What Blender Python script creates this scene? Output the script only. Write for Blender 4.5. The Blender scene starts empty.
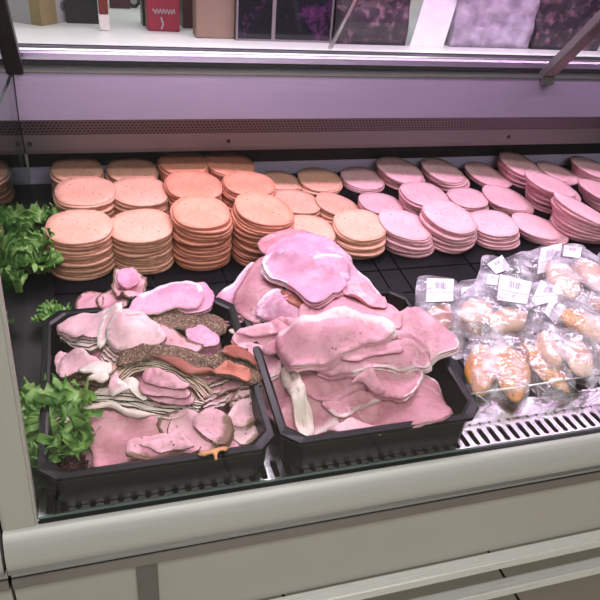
import bpy, bmesh, math, random
from math import sin, cos, pi, radians, sqrt, atan2, exp, floor
from mathutils import Vector, Matrix, noise
from mathutils.geometry import delaunay_2d_cdt
random.seed(7)
S = bpy.context.scene
COL = S.collection

# ------------------------------------------------------------------ camera
F = 656.0
PIT, YAW, ROL = radians(29.85), radians(18.36), radians(4.52)
CAM = Vector((0, 0, 1.5))
fw = Vector((sin(YAW)*cos(PIT), cos(YAW)*cos(PIT), -sin(PIT)))
rt = Vector((cos(YAW), -sin(YAW), 0))
up = rt.cross(fw)
r2 = rt*cos(ROL) + up*sin(ROL)
u2 = up*cos(ROL) - rt*sin(ROL)
cd = bpy.data.cameras.new('camera'); cam = bpy.data.objects.new('camera', cd); COL.objects.link(cam)
cd.sensor_width = 36; cd.sensor_fit = 'HORIZONTAL'; cd.lens = F/600*36; cd.clip_start = .02
cam.matrix_world = Matrix(((r2.x, u2.x, -fw.x, CAM.x), (r2.y, u2.y, -fw.y, CAM.y), (r2.z, u2.z, -fw.z, CAM.z), (0, 0, 0, 1)))
S.camera = cam
def ray(x, y): return fw + r2*((x-300)/F) - u2*((y-300)/F)
def atz(x, y, z):
    d = ray(x, y); return CAM + d*((z-CAM.z)/d.z)
def aty(x, y, Y):
    d = ray(x, y); return CAM + d*((Y-CAM.y)/d.y)
def march(x, y, surf, t0=.55, t1=2.4):
    d = ray(x, y); t = t0; p = CAM + d*t; prev = t
    while t < t1:
        p = CAM + d*t
        if p.z <= surf(p.x, p.y): break
        prev = t; t += .012
    a, b = prev, t
    for _ in range(18):
        m = (a+b)/2; p = CAM + d*m
        if p.z <= surf(p.x, p.y): b = m
        else: a = m
    return CAM + d*b

# ------------------------------------------------------------------ materials
def lin(c):
    def f(v):
        v /= 255; return v/12.92 if v <= .04045 else ((v+.055)/1.055)**2.4
    return (f(c[0]), f(c[1]), f(c[2]), 1)
class NT:
    def __init__(s, name):
        s.m = bpy.data.materials.new(name); s.m.use_nodes = True
        s.t = s.m.node_tree; s.t.nodes.clear(); s.out = s.t.nodes.new('ShaderNodeOutputMaterial')
    def n(s, typ, ins=None, **kw):
        o = s.t.nodes.new('ShaderNode'+typ)
        for k, v in kw.items(): setattr(o, k, v)
        for k, v in (ins or {}).items():
            if isinstance(v, bpy.types.NodeSocket): s.t.links.new(v, o.inputs[k])
            else: o.inputs[k].default_value = v
        return o
    def math(s, op, a, b=None, c=None):
        ins = {0: a}
        if b is not None: ins[1] = b
        if c is not None: ins[2] = c
        return s.n('Math', ins, operation=op).outputs[0]
    def mix(s, f, a, b):
        o = s.n('Mix', data_type='RGBA'); 
        for k, v in ((0, f), (6, a), (7, b)):
            if isinstance(v, bpy.types.NodeSocket): s.t.links.new(v, o.inputs[k])
            else: o.inputs[k].default_value = v
        return o.outputs[2]
    def ramp(s, f, p0, p1):
        return s.n('MapRange', {0: f, 1: p0, 2: p1}).outputs[0]
    def noise(s, scale, detail=3, vec=None, rough=.5):
        ins = {'Scale': scale, 'Detail': detail, 'Roughness': rough}
        if vec is not None: ins['Vector'] = vec
        return s.n('TexNoise', ins).outputs[0]
    def obj(s): return s.n('TexCoord').outputs['Object']
    def bsdf(s, col, rough=.5, metal=0., spec=.5, bump=None, bs=.3, bd=.002, sss=0, **kw):
        ins = {'Base Color': col, 'Roughness': rough, 'Metallic': metal, 'Specular IOR Level': spec}
        if bump is not None:
            ins['Normal'] = s.n('Bump', {'Height': bump, 'Strength': bs, 'Distance': bd}).outputs[0]
        ins.update(kw)
        b = s.n('BsdfPrincipled', ins)
        s.t.links.new(b.outputs[0], s.out.inputs[0]); return b
def plain(name, c, rough=.5, metal=0., spec=.5, nz=0.06, sc=30):
    t = NT(name); v = t.obj(); c = lin(c)
    d = (c[0]*(1-nz*4), c[1]*(1-nz*4), c[2]*(1-nz*4), 1)
    f = t.noise(sc, 4, v)
    t.bsdf(t.mix(t.ramp(f, .3, .7), d, c), rough, metal, spec); return t.m
def steel(name, c, rough, streak=(1, 60, 60), metal=1.0):
    t = NT(name); v = t.obj()
    mp = t.n('Mapping', {'Vector': v, 'Scale': streak}).outputs[0]
    f = t.noise(12, 4, mp); c = lin(c)
    col = t.mix(f, (c[0]*.85, c[1]*.85, c[2]*.85, 1), c)
    t.bsdf(col, t.n('MapRange', {0: f, 1: .2, 2: .8, 3: rough*.8, 4: rough*1.2}).outputs[0], metal, bump=f, bs=.08, bd=.001)
    return t.m
def meat(name, base, alt, fat=(240, 214, 214), speck=None, spk_amt=.5, spk_sc=160, fiber=None, rough=.42, rimcol=None, vein=.5, k=1.0):
    """sliced meat: mottled flesh, fine pores, a fat or crust rim where the attribute 'rim' says so"""
    t = NT(name); v = t.obj()
    f = t.noise(22*k, 5, v); g = t.noise(110*k, 4, v, .65); big = t.noise(9*k, 2, v)
    col = t.mix(t.ramp(t.math('MULTIPLY_ADD', big, .6, t.math('MULTIPLY', f, .5)), .42, .66), lin(base), lin(alt))
    col = t.mix(t.math('MULTIPLY', t.ramp(g, .48, .70), .40), col, (lin(base)[0]*.62, lin(base)[1]*.55, lin(base)[2]*.55, 1))
    if vein:
        wv = t.noise(15*k, 5, t.n('Mapping', {'Vector': v, 'Scale': (1, 1.6, 1)}).outputs[0], .55)
        line = t.math('SUBTRACT', 1.0, t.ramp(t.math('ABSOLUTE', t.math('SUBTRACT', wv, .5)),   .008, .034))
        gate = t.ramp(t.noise(12*k, 2, v), .52, .66)
        col = t.mix(t.math('MULTIPLY', t.math('MULTIPLY', line, gate), vein), col, lin(fat))
    if fiber:
        mp = t.n('Mapping', {'Vector': v, 'Scale': (1, 9, 9), 'Rotation': (0, 0, .5)}).outputs[0]
        h = t.noise(30, 4, mp); col = t.mix(t.math('MULTIPLY', t.ramp(h, .58, .72), .55), col, lin(fiber))
    if speck:
        vo = t.n('TexVoronoi', {'Vector': v, 'Scale': spk_sc}).outputs[0]
        w = t.noise(40*k if k < 1 else 40, 2, v)
        m = t.math('MULTIPLY', t.math('LESS_THAN', vo, .22), t.math('GREATER_THAN', w, 1-spk_amt))
        col = t.mix(t.math('MULTIPLY', m, .8), col, lin(speck))
    a = t.n('Attribute', attribute_name='rim').outputs['Fac']
    e = t.math('ADD', a, t.math('MULTIPLY', t.math('SUBTRACT', t.noise(75, 5, v, .7), .5), .8))
    col = t.mix(t.ramp(e, .40, .66), col, lin(rimcol or fat))
    t.bsdf(col, rough, 0, .45, bump=t.math('ADD', g, t.math('MULTIPLY', f, 1.5)), bs=.35, bd=.002, **{'Subsurface Weight': .05, 'Subsurface Radius': (.006, .003, .002), 'Subsurface Scale': 1.0})
    return t.m
def crust(name, a, b, c, sc=220):
    t = NT(name); v = t.obj()
    f = t.noise(sc*.55, 5, v, .75); vo = t.n('TexVoronoi', {'Vector': v, 'Scale': sc*1.9}).outputs['Color']
    sp = t.n('SeparateColor', {0: vo}).outputs[0]
    col = t.mix(t.ramp(f, .38, .62), lin(a), lin(b))
    col = t.mix(t.math('GREATER_THAN', sp, .87), col, lin(c))
    t.bsdf(col, .6, 0, .4, bump=f, bs=.8, bd=.003); return t.m

M = {}
M['steel'] = steel('brushed steel', (196, 196, 190), .36)
M['steel_rail'] = steel('satin rail', (196, 196, 190), .5, (1, 60, 60), .35)
M['grille'] = steel('grille steel', (225, 225, 228), .24)
M['steel_band'] = steel('polished band', (150, 147, 146), .2)
M['steel_panel'] = steel('brushed duct panel', (168, 150, 178), .42, (1, 60, 90), .7)
M['top_rail'] = steel('top rail', (150, 138, 160), .3)
M['ledge'] = steel('ledge steel', (190, 200, 200), .5, (60, 1, 60), .2)
M['steel_strip'] = steel('dull lower strip', (122, 114, 120), .5, (1, 60, 60), .4)
M['alu'] = steel('aluminium', (215, 215, 210), .3)
M['tube'] = steel('square tube', (236, 236, 232), .3, (1, 60, 60), .45)
M['panel'] = plain('greige panel', (176, 174, 163), .4, 0, .5, .02, 6)
M['reflection_strip'] = plain('reflection strip', (112, 110, 104), .4, .3, .5, .03)
M['dark_gap'] = plain('black gasket', (12, 11, 14), .6)
M['plastic'] = plain('black tray plastic', (6, 6, 8), .32, 0, .25, .03, 50)
M['deck'] = plain('charcoal deck plate', (11, 11, 16), .42, 0, .15, .05, 20)
M['wall_in'] = steel('inner back wall', (206, 194, 230), .55, (1, 60, 60), .15)
M['post'] = steel('front post', (196, 194, 184), .55, (60, 60, 1), .35)
M['white_top'] = plain('white worktop', (205, 211, 205), .35, 0, .5, .02, 5)
M['strutd'] = plain('dark strut', (22, 16, 16), .4)
M['strut'] = steel('grey strut', (150, 145, 142), .45, (60, 60, 1))
M['tile'] = None
t = NT('floor tile'); v = t.obj(); 
br = t.n('TexBrick', {'Vector': t.n('Mapping', {'Vector': v, 'Location': (-.358, .3, 0)}).outputs[0], 'Color1': lin(( 200, 192, 176)), 'Color2': lin((194, 187, 172)), 'Mortar': lin((30, 28, 26)), 'Scale': 1.0, 'Mortar Size': .004, 'Brick Width': .6, 'Row Height': .6}, offset=0.0)
t.bsdf(br.outputs[0], .35); M['tile'] = t.m
# perforated sheet: rows of round holes, offset row to row
t = NT('perforated sheet'); v = t.obj(); sx = t.n('SeparateXYZ', {0: v})
k = 1/.0078
rz = t.math('MULTIPLY', sx.outputs[2], k*1.155); row = t.math('FLOOR', rz)
ux = t.math('ADD', t.math('MULTIPLY', sx.outputs[0], k), t.math('MULTIPLY', t.math('MODULO', row, 2.0), .5))
fx = t.math('SUBTRACT', t.math('FRACT', ux), .5); fz = t.math('SUBTRACT', t.math('FRACT', rz), .5)
dd = t.math('ADD', t.math('MULTIPLY', fx, fx), t.math('MULTIPLY', fz, fz))
hole = t.math('LESS_THAN', dd, .1)
bb = t.n('BsdfPrincipled', {'Base Color': t.mix(hole, lin((104, 94, 102)), lin((4, 4, 5))), 'Metallic': .3, 'Roughness': .5})
t.t.links.new(bb.outputs[0], t.out.inputs[0]); M['perf'] = t.m
# window glass: fresnel reflection over clear
def glass(name, tint, ior=1.45, haze=0, hazecol=(255, 255, 255)):
    t = NT(name)
    tr = t.n('BsdfTransparent', {0: tint}); gl = t.n('BsdfGlossy', {'Color': (1, 1, 1, 1), 'Roughness': .03})
    bf = t.n('NewGeometry').outputs['Backfacing']; fr = t.n('Fresnel', {'IOR': t.math('MULTIPLY_ADD', bf, 1/ior-ior, ior)})
    mx = t.n('MixShader', {0: fr.outputs[0], 1: tr.outputs[0], 2: gl.outputs[0]})
    if haze:
        df = t.n('BsdfDiffuse', {0: lin(hazecol)})
        mx = t.n('MixShader', {0: haze, 1: mx.outputs[0], 2: df.outputs[0]})
    t.t.links.new(mx.outputs[0], t.out.inputs[0]); return t.m
M['glass'] = glass('front glass', (.97, .985, .97, 1))
M['glass_end'] = glass('end glass', (.6, .72, .66, 1), 1.55)
M['glass_edge'] = plain('green glass edge', (104, 122, 112), .2)
M['glass_top'] = glass('sloping glass', (.93, .9, .95, 1), 1.5, .03, (220, 200, 230))  # lilac haze of reflected light mixed in as diffuse colour
# vacuum bag film
t = NT('bag film'); v = t.obj()
w1 = t.noise(20, 4, v, .55); w2 = t.noise(60, 2, v)
wr = t.math('ADD', t.math('MULTIPLY', w1, 1.0), t.math('MULTIPLY', w2, .5))
bmp = t.n('Bump', {'Height': wr, 'Strength': .6, 'Distance': .010}).outputs[0]
tr = t.n('BsdfTransparent', {0: (.97, .96, .98, 1)}); gl = t.n('BsdfGlossy', {'Color': (1, 1, 1, 1), 'Roughness': .16, 'Normal': bmp})
df = t.n('BsdfDiffuse', {0: lin((244, 238, 250)), 'Normal': bmp})
lw = t.n('LayerWeight', {'Blend': .35, 'Normal': bmp}).outputs['Facing']
m1 = t.n('MixShader', {0: t.math('MULTIPLY_ADD', lw, .40, .07), 1: tr.outputs[0], 2: gl.outputs[0]})
hz = t.math('MULTIPLY_ADD', t.ramp(w1, .44, .66), .42, .07)
m2 = t.n('MixShader', {0: hz, 1: m1.outputs[0], 2: df.outputs[0]})
t.t.links.new(m2.outputs[0], t.out.inputs[0]); M['film'] = t.m
# printed label: barcode block, rules and rows of tiny print, from the label's own UV
t = NT('printed label'); uv = t.n('UVMap', uv_map='UVMap').outputs[0]; s2 = t.n('SeparateXYZ', {0: uv}); U, V = s2.outputs[0], s2.outputs[1]
def band(x, a, b): return t.math('MULTIPLY', t.math('GREATER_THAN', x, a), t.math('LESS_THAN', x, b))
bars = t.math('GREATER_THAN', t.n('TexNoise', {'W': t.math('MULTIPLY', U, 34.0), 'Scale': 1.0, 'Detail': 1.0}, noise_dimensions='1D').outputs[0], .5)
ink = t.math('MULTIPLY', bars, t.math('MULTIPLY', band(U, .3, .72), band(V, .56, .84)))
tx = t.n('Mapping', {'Vector': uv, 'Scale': (40, 7, 1)}).outputs[0]
tn = t.math('GREATER_THAN', t.noise(1, 1, tx), .5)
rows = t.math('LESS_THAN', t.math('FRACT', t.math('MULTIPLY', V, 8.0)), .38)
txt = t.math('MULTIPLY', t.math('MULTIPLY', tn, rows), t.math('MULTIPLY', band(V, .06, .5), band(U, .08, .9)))
rule = t.math('ADD', band(V, .40, .425), t.math('MULTIPLY', band(U, .53, .545), band(V, .05, .4)))
ink = t.math('MINIMUM', t.math('ADD', t.math('ADD', t.math('MULTIPLY', ink, .8), t.math('MULTIPLY', txt, .45)), t.math('MULTIPLY', rule, .5)), 1.0)
t.bsdf(t.mix(ink, lin((238, 232, 246)), lin((60, 54, 72))), .4); M['label'] = t.m

M['ham'] = meat('pink ham', (214, 146, 166), (228, 170, 186), (238, 212, 216), (150, 70, 84), .32, 120, (190, 112, 132))
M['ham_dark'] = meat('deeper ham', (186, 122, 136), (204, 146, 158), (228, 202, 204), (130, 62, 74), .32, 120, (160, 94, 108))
M['ham_pale'] = meat('pale ham', (228, 178, 188), (236, 198, 204), (240, 222, 220), (140, 92, 92), .3, 130)
M['ham_fiber'] = meat('fibrous ham', (214, 144, 160), (224, 164, 176), (236, 210, 212), (130, 66, 74), .3, 110, (178, 92, 108))
M['ham_mauve'] = meat('mauve ham', (208, 142, 174), (224, 164, 192), (238, 216, 228), (160, 80, 110), .25, 120, (186, 112, 146))
M['ham_pep'] = meat('peppered ham', (216, 150, 166), (228, 176, 188), (128, 98, 82), (110, 70, 60), .45, 130, vein=0)
M['ham_pep_pale'] = meat('pale peppered ham', (226, 176, 186), (236, 200, 204), (150, 120, 102), (110, 74, 64), .45, 130, vein=0)
M['beef'] = meat('red brown beef', (128, 66, 56), (176, 100, 84), (196, 140, 110), (120, 60, 40), .4, 130)
M['fat'] = meat('fat', (236, 222, 214), (222, 190, 184), (230, 216, 208), (150, 110, 100), .3, 150)
M['orange_fat'] = plain('orange fat', (222, 160, 110), .4)
M['crust'] = crust('pepper crust', (74, 54, 44), (128, 98, 80), (176, 150, 126), 300)
M['crust_dark'] = crust('dark crust', (40, 31, 25), (84, 66, 50), (168, 150, 124), 300)
M['crust_grey'] = crust('grey crust', (84, 70, 62), (140, 120, 108), (196, 178, 164), 260)
M['ham_edge'] = plain('ham cut edge', (216, 160, 170), .5, 0, .4, .08, 90)
def lunch(nm, a, b, spk): return meat(nm, a, b, a, spk, .42, 5.5, None, .5, None, 0, .07)
M['lun_peach'] = lunch('peach luncheon', (228, 168, 146), (236, 180, 160), (150, 90, 70))
M['lun_orange'] = lunch('orange luncheon', (226, 146, 122), (232, 158, 134), (150, 78, 62))
M['lun_pink'] = lunch('pink luncheon', (226, 172, 182), (234, 186, 194), (120, 66, 72))
M['ed_peach'] = plain('peach slice edge', (204, 146, 120), .55, 0, .4, .08, 5)
M['ed_orange'] = plain('orange slice edge', (202, 126, 104), .55, 0, .4, .08, 5)
M['ed_pink'] = plain('pink slice edge', (204, 146, 154), .55, 0, .4, .08, 5)
t = NT('smoked chicken'); v = t.obj(); f = t.noise(26, 5, v); g = t.noise(9, 2, v)
c = t.mix(t.ramp(f, .35, .68), lin((220, 138, 60)), lin((238, 172, 98))); c = t.mix(t.ramp(g, .5, .7), c, lin((232, 176, 126)))
t.bsdf(c, .38, 0, .5, bump=f, bs=.4, bd=.004); M['chicken'] = t.m
t = NT('brown chicken'); v = t.obj(); f = t.noise(30, 5, v)
t.bsdf(t.mix(t.ramp(f, .35, .68), lin((170, 104, 76)), lin((212, 150, 118))), .4, bump=f, bs=.4, bd=.004); M['chicken_brown'] = t.m
t = NT('pale chicken'); v = t.obj(); f = t.noise(30, 5, v)
t.bsdf(t.mix(t.ramp(f, .35, .68), lin((228, 176, 150)), lin((246, 214, 190))), .4, bump=f, bs=.4, bd=.004); M['chicken_pale'] = t.m
t = NT('curly leaf'); v = t.obj(); f = t.noise(40, 4, v)
a = t.n('Attribute', attribute_name='rib').outputs['Fac']
c = t.mix(t.ramp(f, .3, .7), lin((78, 128, 58)), lin((158, 196, 112))); c = t.mix(a, c, lin((196, 216, 168)))
t.bsdf(c, .45, 0, .4, bump=f, bs=.3); M['leaf'] = t.m
M['leaf_red'] = plain('red leaf', (70, 26, 28), .45)

# ------------------------------------------------------------------ mesh helpers
def link(name, me, mats, parent=None, smooth=False):
    for m in (mats if isinstance(mats, (list, tuple)) else [mats]): me.materials.append(m)
    if smooth:
        for p in me.polygons: p.use_smooth = True
    o = bpy.data.objects.new(name, me); COL.objects.link(o)
    if parent is not None:
        o.parent = parent
        o.matrix_parent_inverse = Matrix.Translation(-parent.location)
    return o
def tag(o, label, cat, group=None, kind=None):
    if label: o['label'] = label
    if cat: o['category'] = cat
    if group: o['group'] = group
    if kind: o['kind'] = kind
    return o
def empty(name, loc=(0, 0, 0)):
    o = bpy.data.objects.new(name, None); COL.objects.link(o); o.location = loc; o.empty_display_size = .05; return o
class MB:
    def __init__(s): s.v = []; s.f = []; s.mi = []
    def add(s, vs, fs, mi=0):
        b = len(s.v); s.v += [tuple(v) for v in vs]; s.f += [[i+b for i in f] for f in fs]; s.mi += [mi]*len(fs)
    def box(s, a, b, mi=0):
        (x0, y0, z0), (x1, y1, z1) = a, b
        s.add([(x0,y0,z0),(x1,y0,z0),(x1,y1,z0),(x0,y1,z0),(x0,y0,z1),(x1,y0,z1),(x1,y1,z1),(x0,y1,z1)],
              [(0,3,2,1),(4,5,6,7),(0,1,5,4),(1,2,6,5),(2,3,7,6),(3,0,4,7)], mi)
    def prism(s, prof, x0, x1, mi=0):
        """closed (y, z) profile run along x; profile counter-clockwise seen from -x"""
        n = len(prof)
        s.add([(x0, y, z) for y, z in prof]+[(x1, y, z) for y, z in prof],
              [(i, (i+1) % n, n+(i+1) % n, n+i) for i in range(n)]+[tuple(range(n))[::-1], tuple(range(n, 2*n))], mi)
    def bar(s, a, b, w, h, upv=(0, 0, 1), mi=0):
        a, b = Vector(a), Vector(b); d = (b-a).normalized(); x = d.cross(Vector(upv)).normalized(); y = x.cross(d)
        vs = [p+x*(w/2*i)+y*(h/2*j) for p in (a, b) for i, j in ((-1,-1),(1,-1),(1,1),(-1,1))]
        s.add(vs, [(0,1,2,3),(7,6,5,4),(0,4,5,1),(1,5,6,2),(2,6,7,3),(3,7,4,0)], mi)
    def tube(s, pts, r, n=8, mi=0):
        pts = [Vector(p) for p in pts]; rings = []
        for i, p in enumerate(pts):
            d = (pts[min(i+1, len(pts)-1)]-pts[max(i-1, 0)]).normalized()
            x = d.cross(Vector((.3, .2, .9))).normalized(); y = d.cross(x)
            rings.append([p+(x*cos(2*pi*k/n)+y*sin(2*pi*k/n))*r for k in range(n)])
        b = [q for rg in rings for q in rg]
        fs = [(i*n+k, i*n+(k+1) % n, (i+1)*n+(k+1) % n, (i+1)*n+k) for i in range(len(pts)-1) for k in range(n)]
        fs += [tuple(range(n))[::-1], tuple(range((len(pts)-1)*n, len(pts)*n))]
        s.add(b, fs, mi)
    def build(s, name, mats, parent=None, smooth=False, bevel=0, seg=2):
        me = bpy.data.meshes.new(name); me.from_pydata(s.v, [], s.f)
        for p, m in zip(me.polygons, s.mi): p.material_index = m
        bm = bmesh.new(); bm.from_mesh(me); bmesh.ops.recalc_face_normals(bm, faces=bm.faces)
        if bevel:
            es = [e for e in bm.edges if len(e.link_faces) == 2 and e.calc_face_angle(0) > .4]
            bmesh.ops.bevel(bm, geom=es, offset=bevel, segments=seg, affect='EDGES', clamp_overlap=True)
        bm.to_mesh(me); bm.free()
        return link(name, me, mats, parent, smooth)

# ------------------------------------------------------------------ the room
def struct(o, label=None): o['kind'] = 'structure'; return o
m = MB(); m.box((-3, -3, -.05), (5, 4, 0)); struct(m.build('floor', M['tile']))
XL, XR = -.146, 1.75
t = NT('back wall paint'); t.bsdf(t.mix(t.noise(3, 2, t.obj()), lin((150, 150, 150)), lin((170, 170, 168))), .8); M['wall'] = t.m
m = MB(); m.box((-3, 3.4, 0), (5, 3.5, 3)); struct(m.build('wall_back', M['wall']))
m = MB(); m.box((-3, -3.1, 0), (5, -3, 3)); struct(m.build('wall_front', M['wall']))
t = NT('ceiling'); t.bsdf(lin((225, 225, 222)), .9); M['ceil'] = t.m
m = MB(); m.box((-3, -3, 3.0), (5, 3.5, 3.05)); struct(m.build('ceiling', M['ceil']))

# ------------------------------------------------------------------ the display case
case = empty('display_case', (.5, .6, 0))
tag(case, 'long stainless steel and glass serve-over deli case holding all the meat', 'display case')
YF = .596
def deckz(y): return .845 + max(0, y-.64)*.147
XN = -.75   # the neighbouring module's far end
RAIL = [(YF+.011, .8495), (YF+.014, .846), (YF+.014, .757), (YF+.008, .757), (YF+.004, .7935), (YF-.010, .7985), (YF-.0135, .804), (YF-.0125, .815), (YF-.009, .829), (YF-.004, .841), (YF+.001, .8475), (YF+.004, .8495)]
for nm, x0, x1 in (('front_rail', XL-.002, XR), ('front_rail', XN, XL-.006)):
    m = MB(); m.prism(RAIL, x0, x1); o = m.build(nm, M['steel_rail'], case, True); o.data.set_sharp_from_angle(angle=radians(38))
    m = MB(); m.prism([(YF+.02, .802), (YF+.02, .794), (YF-.012, .794), (YF-.0145, .797), (YF-.012, .802)], x0, x1); m.build('rail_lip', M['alu'], case)
    m = MB(); m.prism([(YF+.0135, .7925), (YF+.0135, .776), (YF-.001, .776), (YF-.001, .7925)], x0, x1); m.build('rail_lower_face', M['steel_rail'], case)
    m = MB(); m.prism([(YF+.0135, .775), (YF+.0135, .757), (YF-.004, .757), (YF-.004, .775)], x0, x1); m.build('rail_band', M['steel_band'], case)
    m = MB(); m.box((x0, YF, .63), (x1, YF+.02, .7565)); m.build('front_panel', M['panel'], case)
m = MB(); m.box((.0, YF-.002, .6305), (.028, YF+.003, .7565)); m.build('reflection_strip', M['reflection_strip'], case)  # dark reflected band on the panel, added as a solid strip
for z, y in ((.61, YF-.012), (.533, YF-.012)):
    m = MB(); m.box((XN, y-.012, z), (XR, y+.01, z+.019)); m.build('base_rail', M['tube'], case, bevel=.002)
m = MB(); m.box((XN, .616, .655), (XR, 1.5, .68)); m.build('underside', M['panel'], case)
for x in (-.5, 1.6):
    m = MB(); m.box((x, 1.2, 0), (x+.06, 1.26, .655)); m.build('leg', M['steel'], case)
    m = MB(); m.box((x, .575, 0), (x+.03, .594, .61)); m.build('leg', M['steel'], case)
# slotted grille along the front
gm = MB(); pit = .0172; y0, y1, zg = .616, .670, .845
xs = XL+.006; ncell = int((XR-.01-xs)/pit)
for i in range(ncell):
    a, b = xs+i*pit, xs+(i+1)*pit; cx = (a+b)/2; r = .0044; ya, yb = .628, .653; N = 20
    inner = []
    for k in range(N):
        th = 2*pi*k/N; yy = (yb if sin(th) >= 0 else ya)
        inner.append((cx+r*cos(th), yy+r*sin(th)))
    outer = []
    for k in range(N):
        th = 2*pi*k/N; c, s_ = cos(th), sin(th); q = max(abs(c), abs(s_))
        outer.append((cx+c/q*pit/2, (y0+y1)/2+s_/q*(y1-y0)/2))
    vs = [(x, y, zg) for x, y in outer]+[(x, y, zg) for x, y in inner]+[(x, y, zg-.005) for x, y in inner]
    fs = []
    for k in range(N):
        j = (k+1) % N; fs += [(k, j, N+j, N+k), (N+k, N+j, 2*N+j, 2*N+k)]
    gm.add(vs, fs)
gm.add([(XL, y1, zg), (XR, y1, zg), (XR, .705, zg+.007), (XL, .705, zg+.007)], [(0, 1, 2, 3)])
gm.add([(XL, .612, zg), (XR, .612, zg), (XR, y0, zg), (XL, y0, zg)], [(0, 1, 2, 3)])
gm.build('slotted_grille', M['grille'], case)
m = MB(); m.box((XN, .627, .79), (XR, .699, .81)); m.build('under_pan', M['dark_gap'], case)
# deck plates in a black pan
m = MB(); m.prism([(.70, .82), (1.48, .82), (1.48, deckz(1.48)-.008), (.70, deckz(.7)-.008)], XN, XR); m.build('deck_pan', M['dark_gap'], case)
xe = [-.10, .075, .205, .36, .515, .56, .72, .80, .98, 1.16, 1.34, 1.72]
for a, b in zip(xe[:-1], xe[1:]):
    for ya, yb in ((.705, .99), (.994, 1.065), (1.069, 1.478)):
        m = MB(); m.prism([(ya, deckz(ya)-.0078), (yb, deckz(yb)-.0078), (yb, deckz(yb)), (ya, deckz(ya))], a+.002, b-.002); m.build('deck_plate', M['deck'], case)
m = MB(); m.prism([(.705, deckz(.70)-.0078), (1.478, deckz(1.478)-.0078), (1.478, deckz(1.478)), (.705, deckz(.705))], -.60, XL-.02); m.build('deck_plate', M['deck'], case)
# inner back wall, lower strip, perforated air outlet, duct panel and top rail
m = MB(); m.box((XN, 1.482, .85), (XR, 1.50, 1.20)); m.build('inner_back_wall', M['wall_in'], case)
for x0, x1 in ((XL+.003, XR), (XN, XL-.003)):
    m = MB(); m.prism([(1.378, 1.061), (1.475, 1.061), (1.475, 1.103), (1.366, 1.103), (1.374, 1.070)], x0, x1); m.build('duct_strip', M['steel_strip'], case)
    m = MB(); m.prism([(1.366, 1.1035), (1.475, 1.1035), (1.475, 1.137), (1.346, 1.137)], x0, x1); m.build('perforated_outlet', M['perf'], case)
    m = MB(); m.prism([(1.346, 1.1375), (1.475, 1.1375), (1.475, 1.2235), (1.362, 1.2235)], x0, x1); m.build('duct_panel', M['steel_panel'], case)
m = MB(); m.box((XN, 1.4785, 1.0), (XR, 1.4815, 1.2)); m.build('duct_back', M['dark_gap'], case)
for x, z, y in [(-.133, 1.084, 1.371), (.265, 1.084, 1.371), (.955, 1.084, 1.371), (.285, 1.026, 1.481)]:
    m = MB(); m.tube([(x, y+.003, z), (x, y-.002, z)], .0045, 12); m.build('screw', M['dark_gap'], case)
m = MB(); m.prism([(1.358, 1.2237), (1.475, 1.2237), (1.475, 1.227), (1.358, 1.227)], XN, XR); m.build('panel_edge', M['alu'], case)
m = MB(); m.prism([(1.41, 1.2272), (1.475, 1.2272), (1.475, 1.24), (1.41, 1.24)], XN, XR); m.build('shadow_gap', M['dark_gap'], case)
m = MB(); m.prism([(1.40, 1.239), (1.475, 1.239), (1.475, 1.2645), (1.418, 1.2645), (1.414, 1.262), (1.408, 1.2605), (1.408, 1.2585), (1.401, 1.256), (1.397, 1.251)], XN, XR); m.build('top_rail', M['top_rail'], case)
m = MB(); m.prism([(1.3995, 1.2565), (1.42, 1.2565), (1.42, 1.259), (1.4055, 1.259)], XN, XR); m.build('rail_bead', M['alu'], case)
# end wall glass with its ledges and the front corner post
m = MB(); m.box((XL-.004, .626, .862), (XL+.002, 1.395, 1.22)); m.build('end_glass', M['glass_end'], case)
m = MB(); m.box((XL-.006, .64, .84), (XL+.0235, 1.40, .867)); m.build('end_ledge', M['ledge'], case, bevel=.002)
m = MB(); m.box((XL-.05, .64, .84), (XL-.010, 1.40, .867)); m.build('end_ledge', M['ledge'], case, bevel=.002)
m = MB(); m.bar((XL+.001, 1.392, 1.058), (XL+.001, 1.389, 1.005), .006, .006, (0, 1, 0)); m.build('end_clip', M['alu'], case)
SL = .11   # lean of the front glass
def gy(z): return YF+.011+(z-.846)*SL
m = MB(); za, zb = .846, 1.42
m.add([(XL-.003, gy(za)-.004, za), (XL+.037, gy(za)-.004, za), (XL+.037, gy(za)+.014, za), (XL-.003, gy(za)+.014, za),
       (XL-.003, gy(zb)-.004, zb), (XL+.037, gy(zb)-.004, zb), (XL+.037, gy(zb)+.014, zb), (XL-.003, gy(zb)+.014, zb)],
      [(0,3,2,1),(4,5,6,7),(0,1,5,4),(1,2,6,5),(2,3,7,6),(3,0,4,7)])
m.build('corner_post', M['post'], case, bevel=.003)
zt = 1.86
m = MB(); m.add([(XL+.038, gy(.852)+.001, .852), (XR, gy(.852)+.001, .852), (XR, gy(zt), zt), (XL+.038, gy(zt), zt)], [(0, 1, 2, 3)]); m.build('front_glass', M['glass'], case)
m = MB(); m.box((XL+.038, gy(.85)-.002, .8497), (XR, gy(.85)+.003, .852)); m.build('glass_gasket', M['dark_gap'], case)
m = MB(); m.box((XL+.038, gy(.85)+.0035, .8452), (XR, gy(.85)+.0065, .853)); m.build('glass_channel', M['glass_edge'], case)
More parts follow.
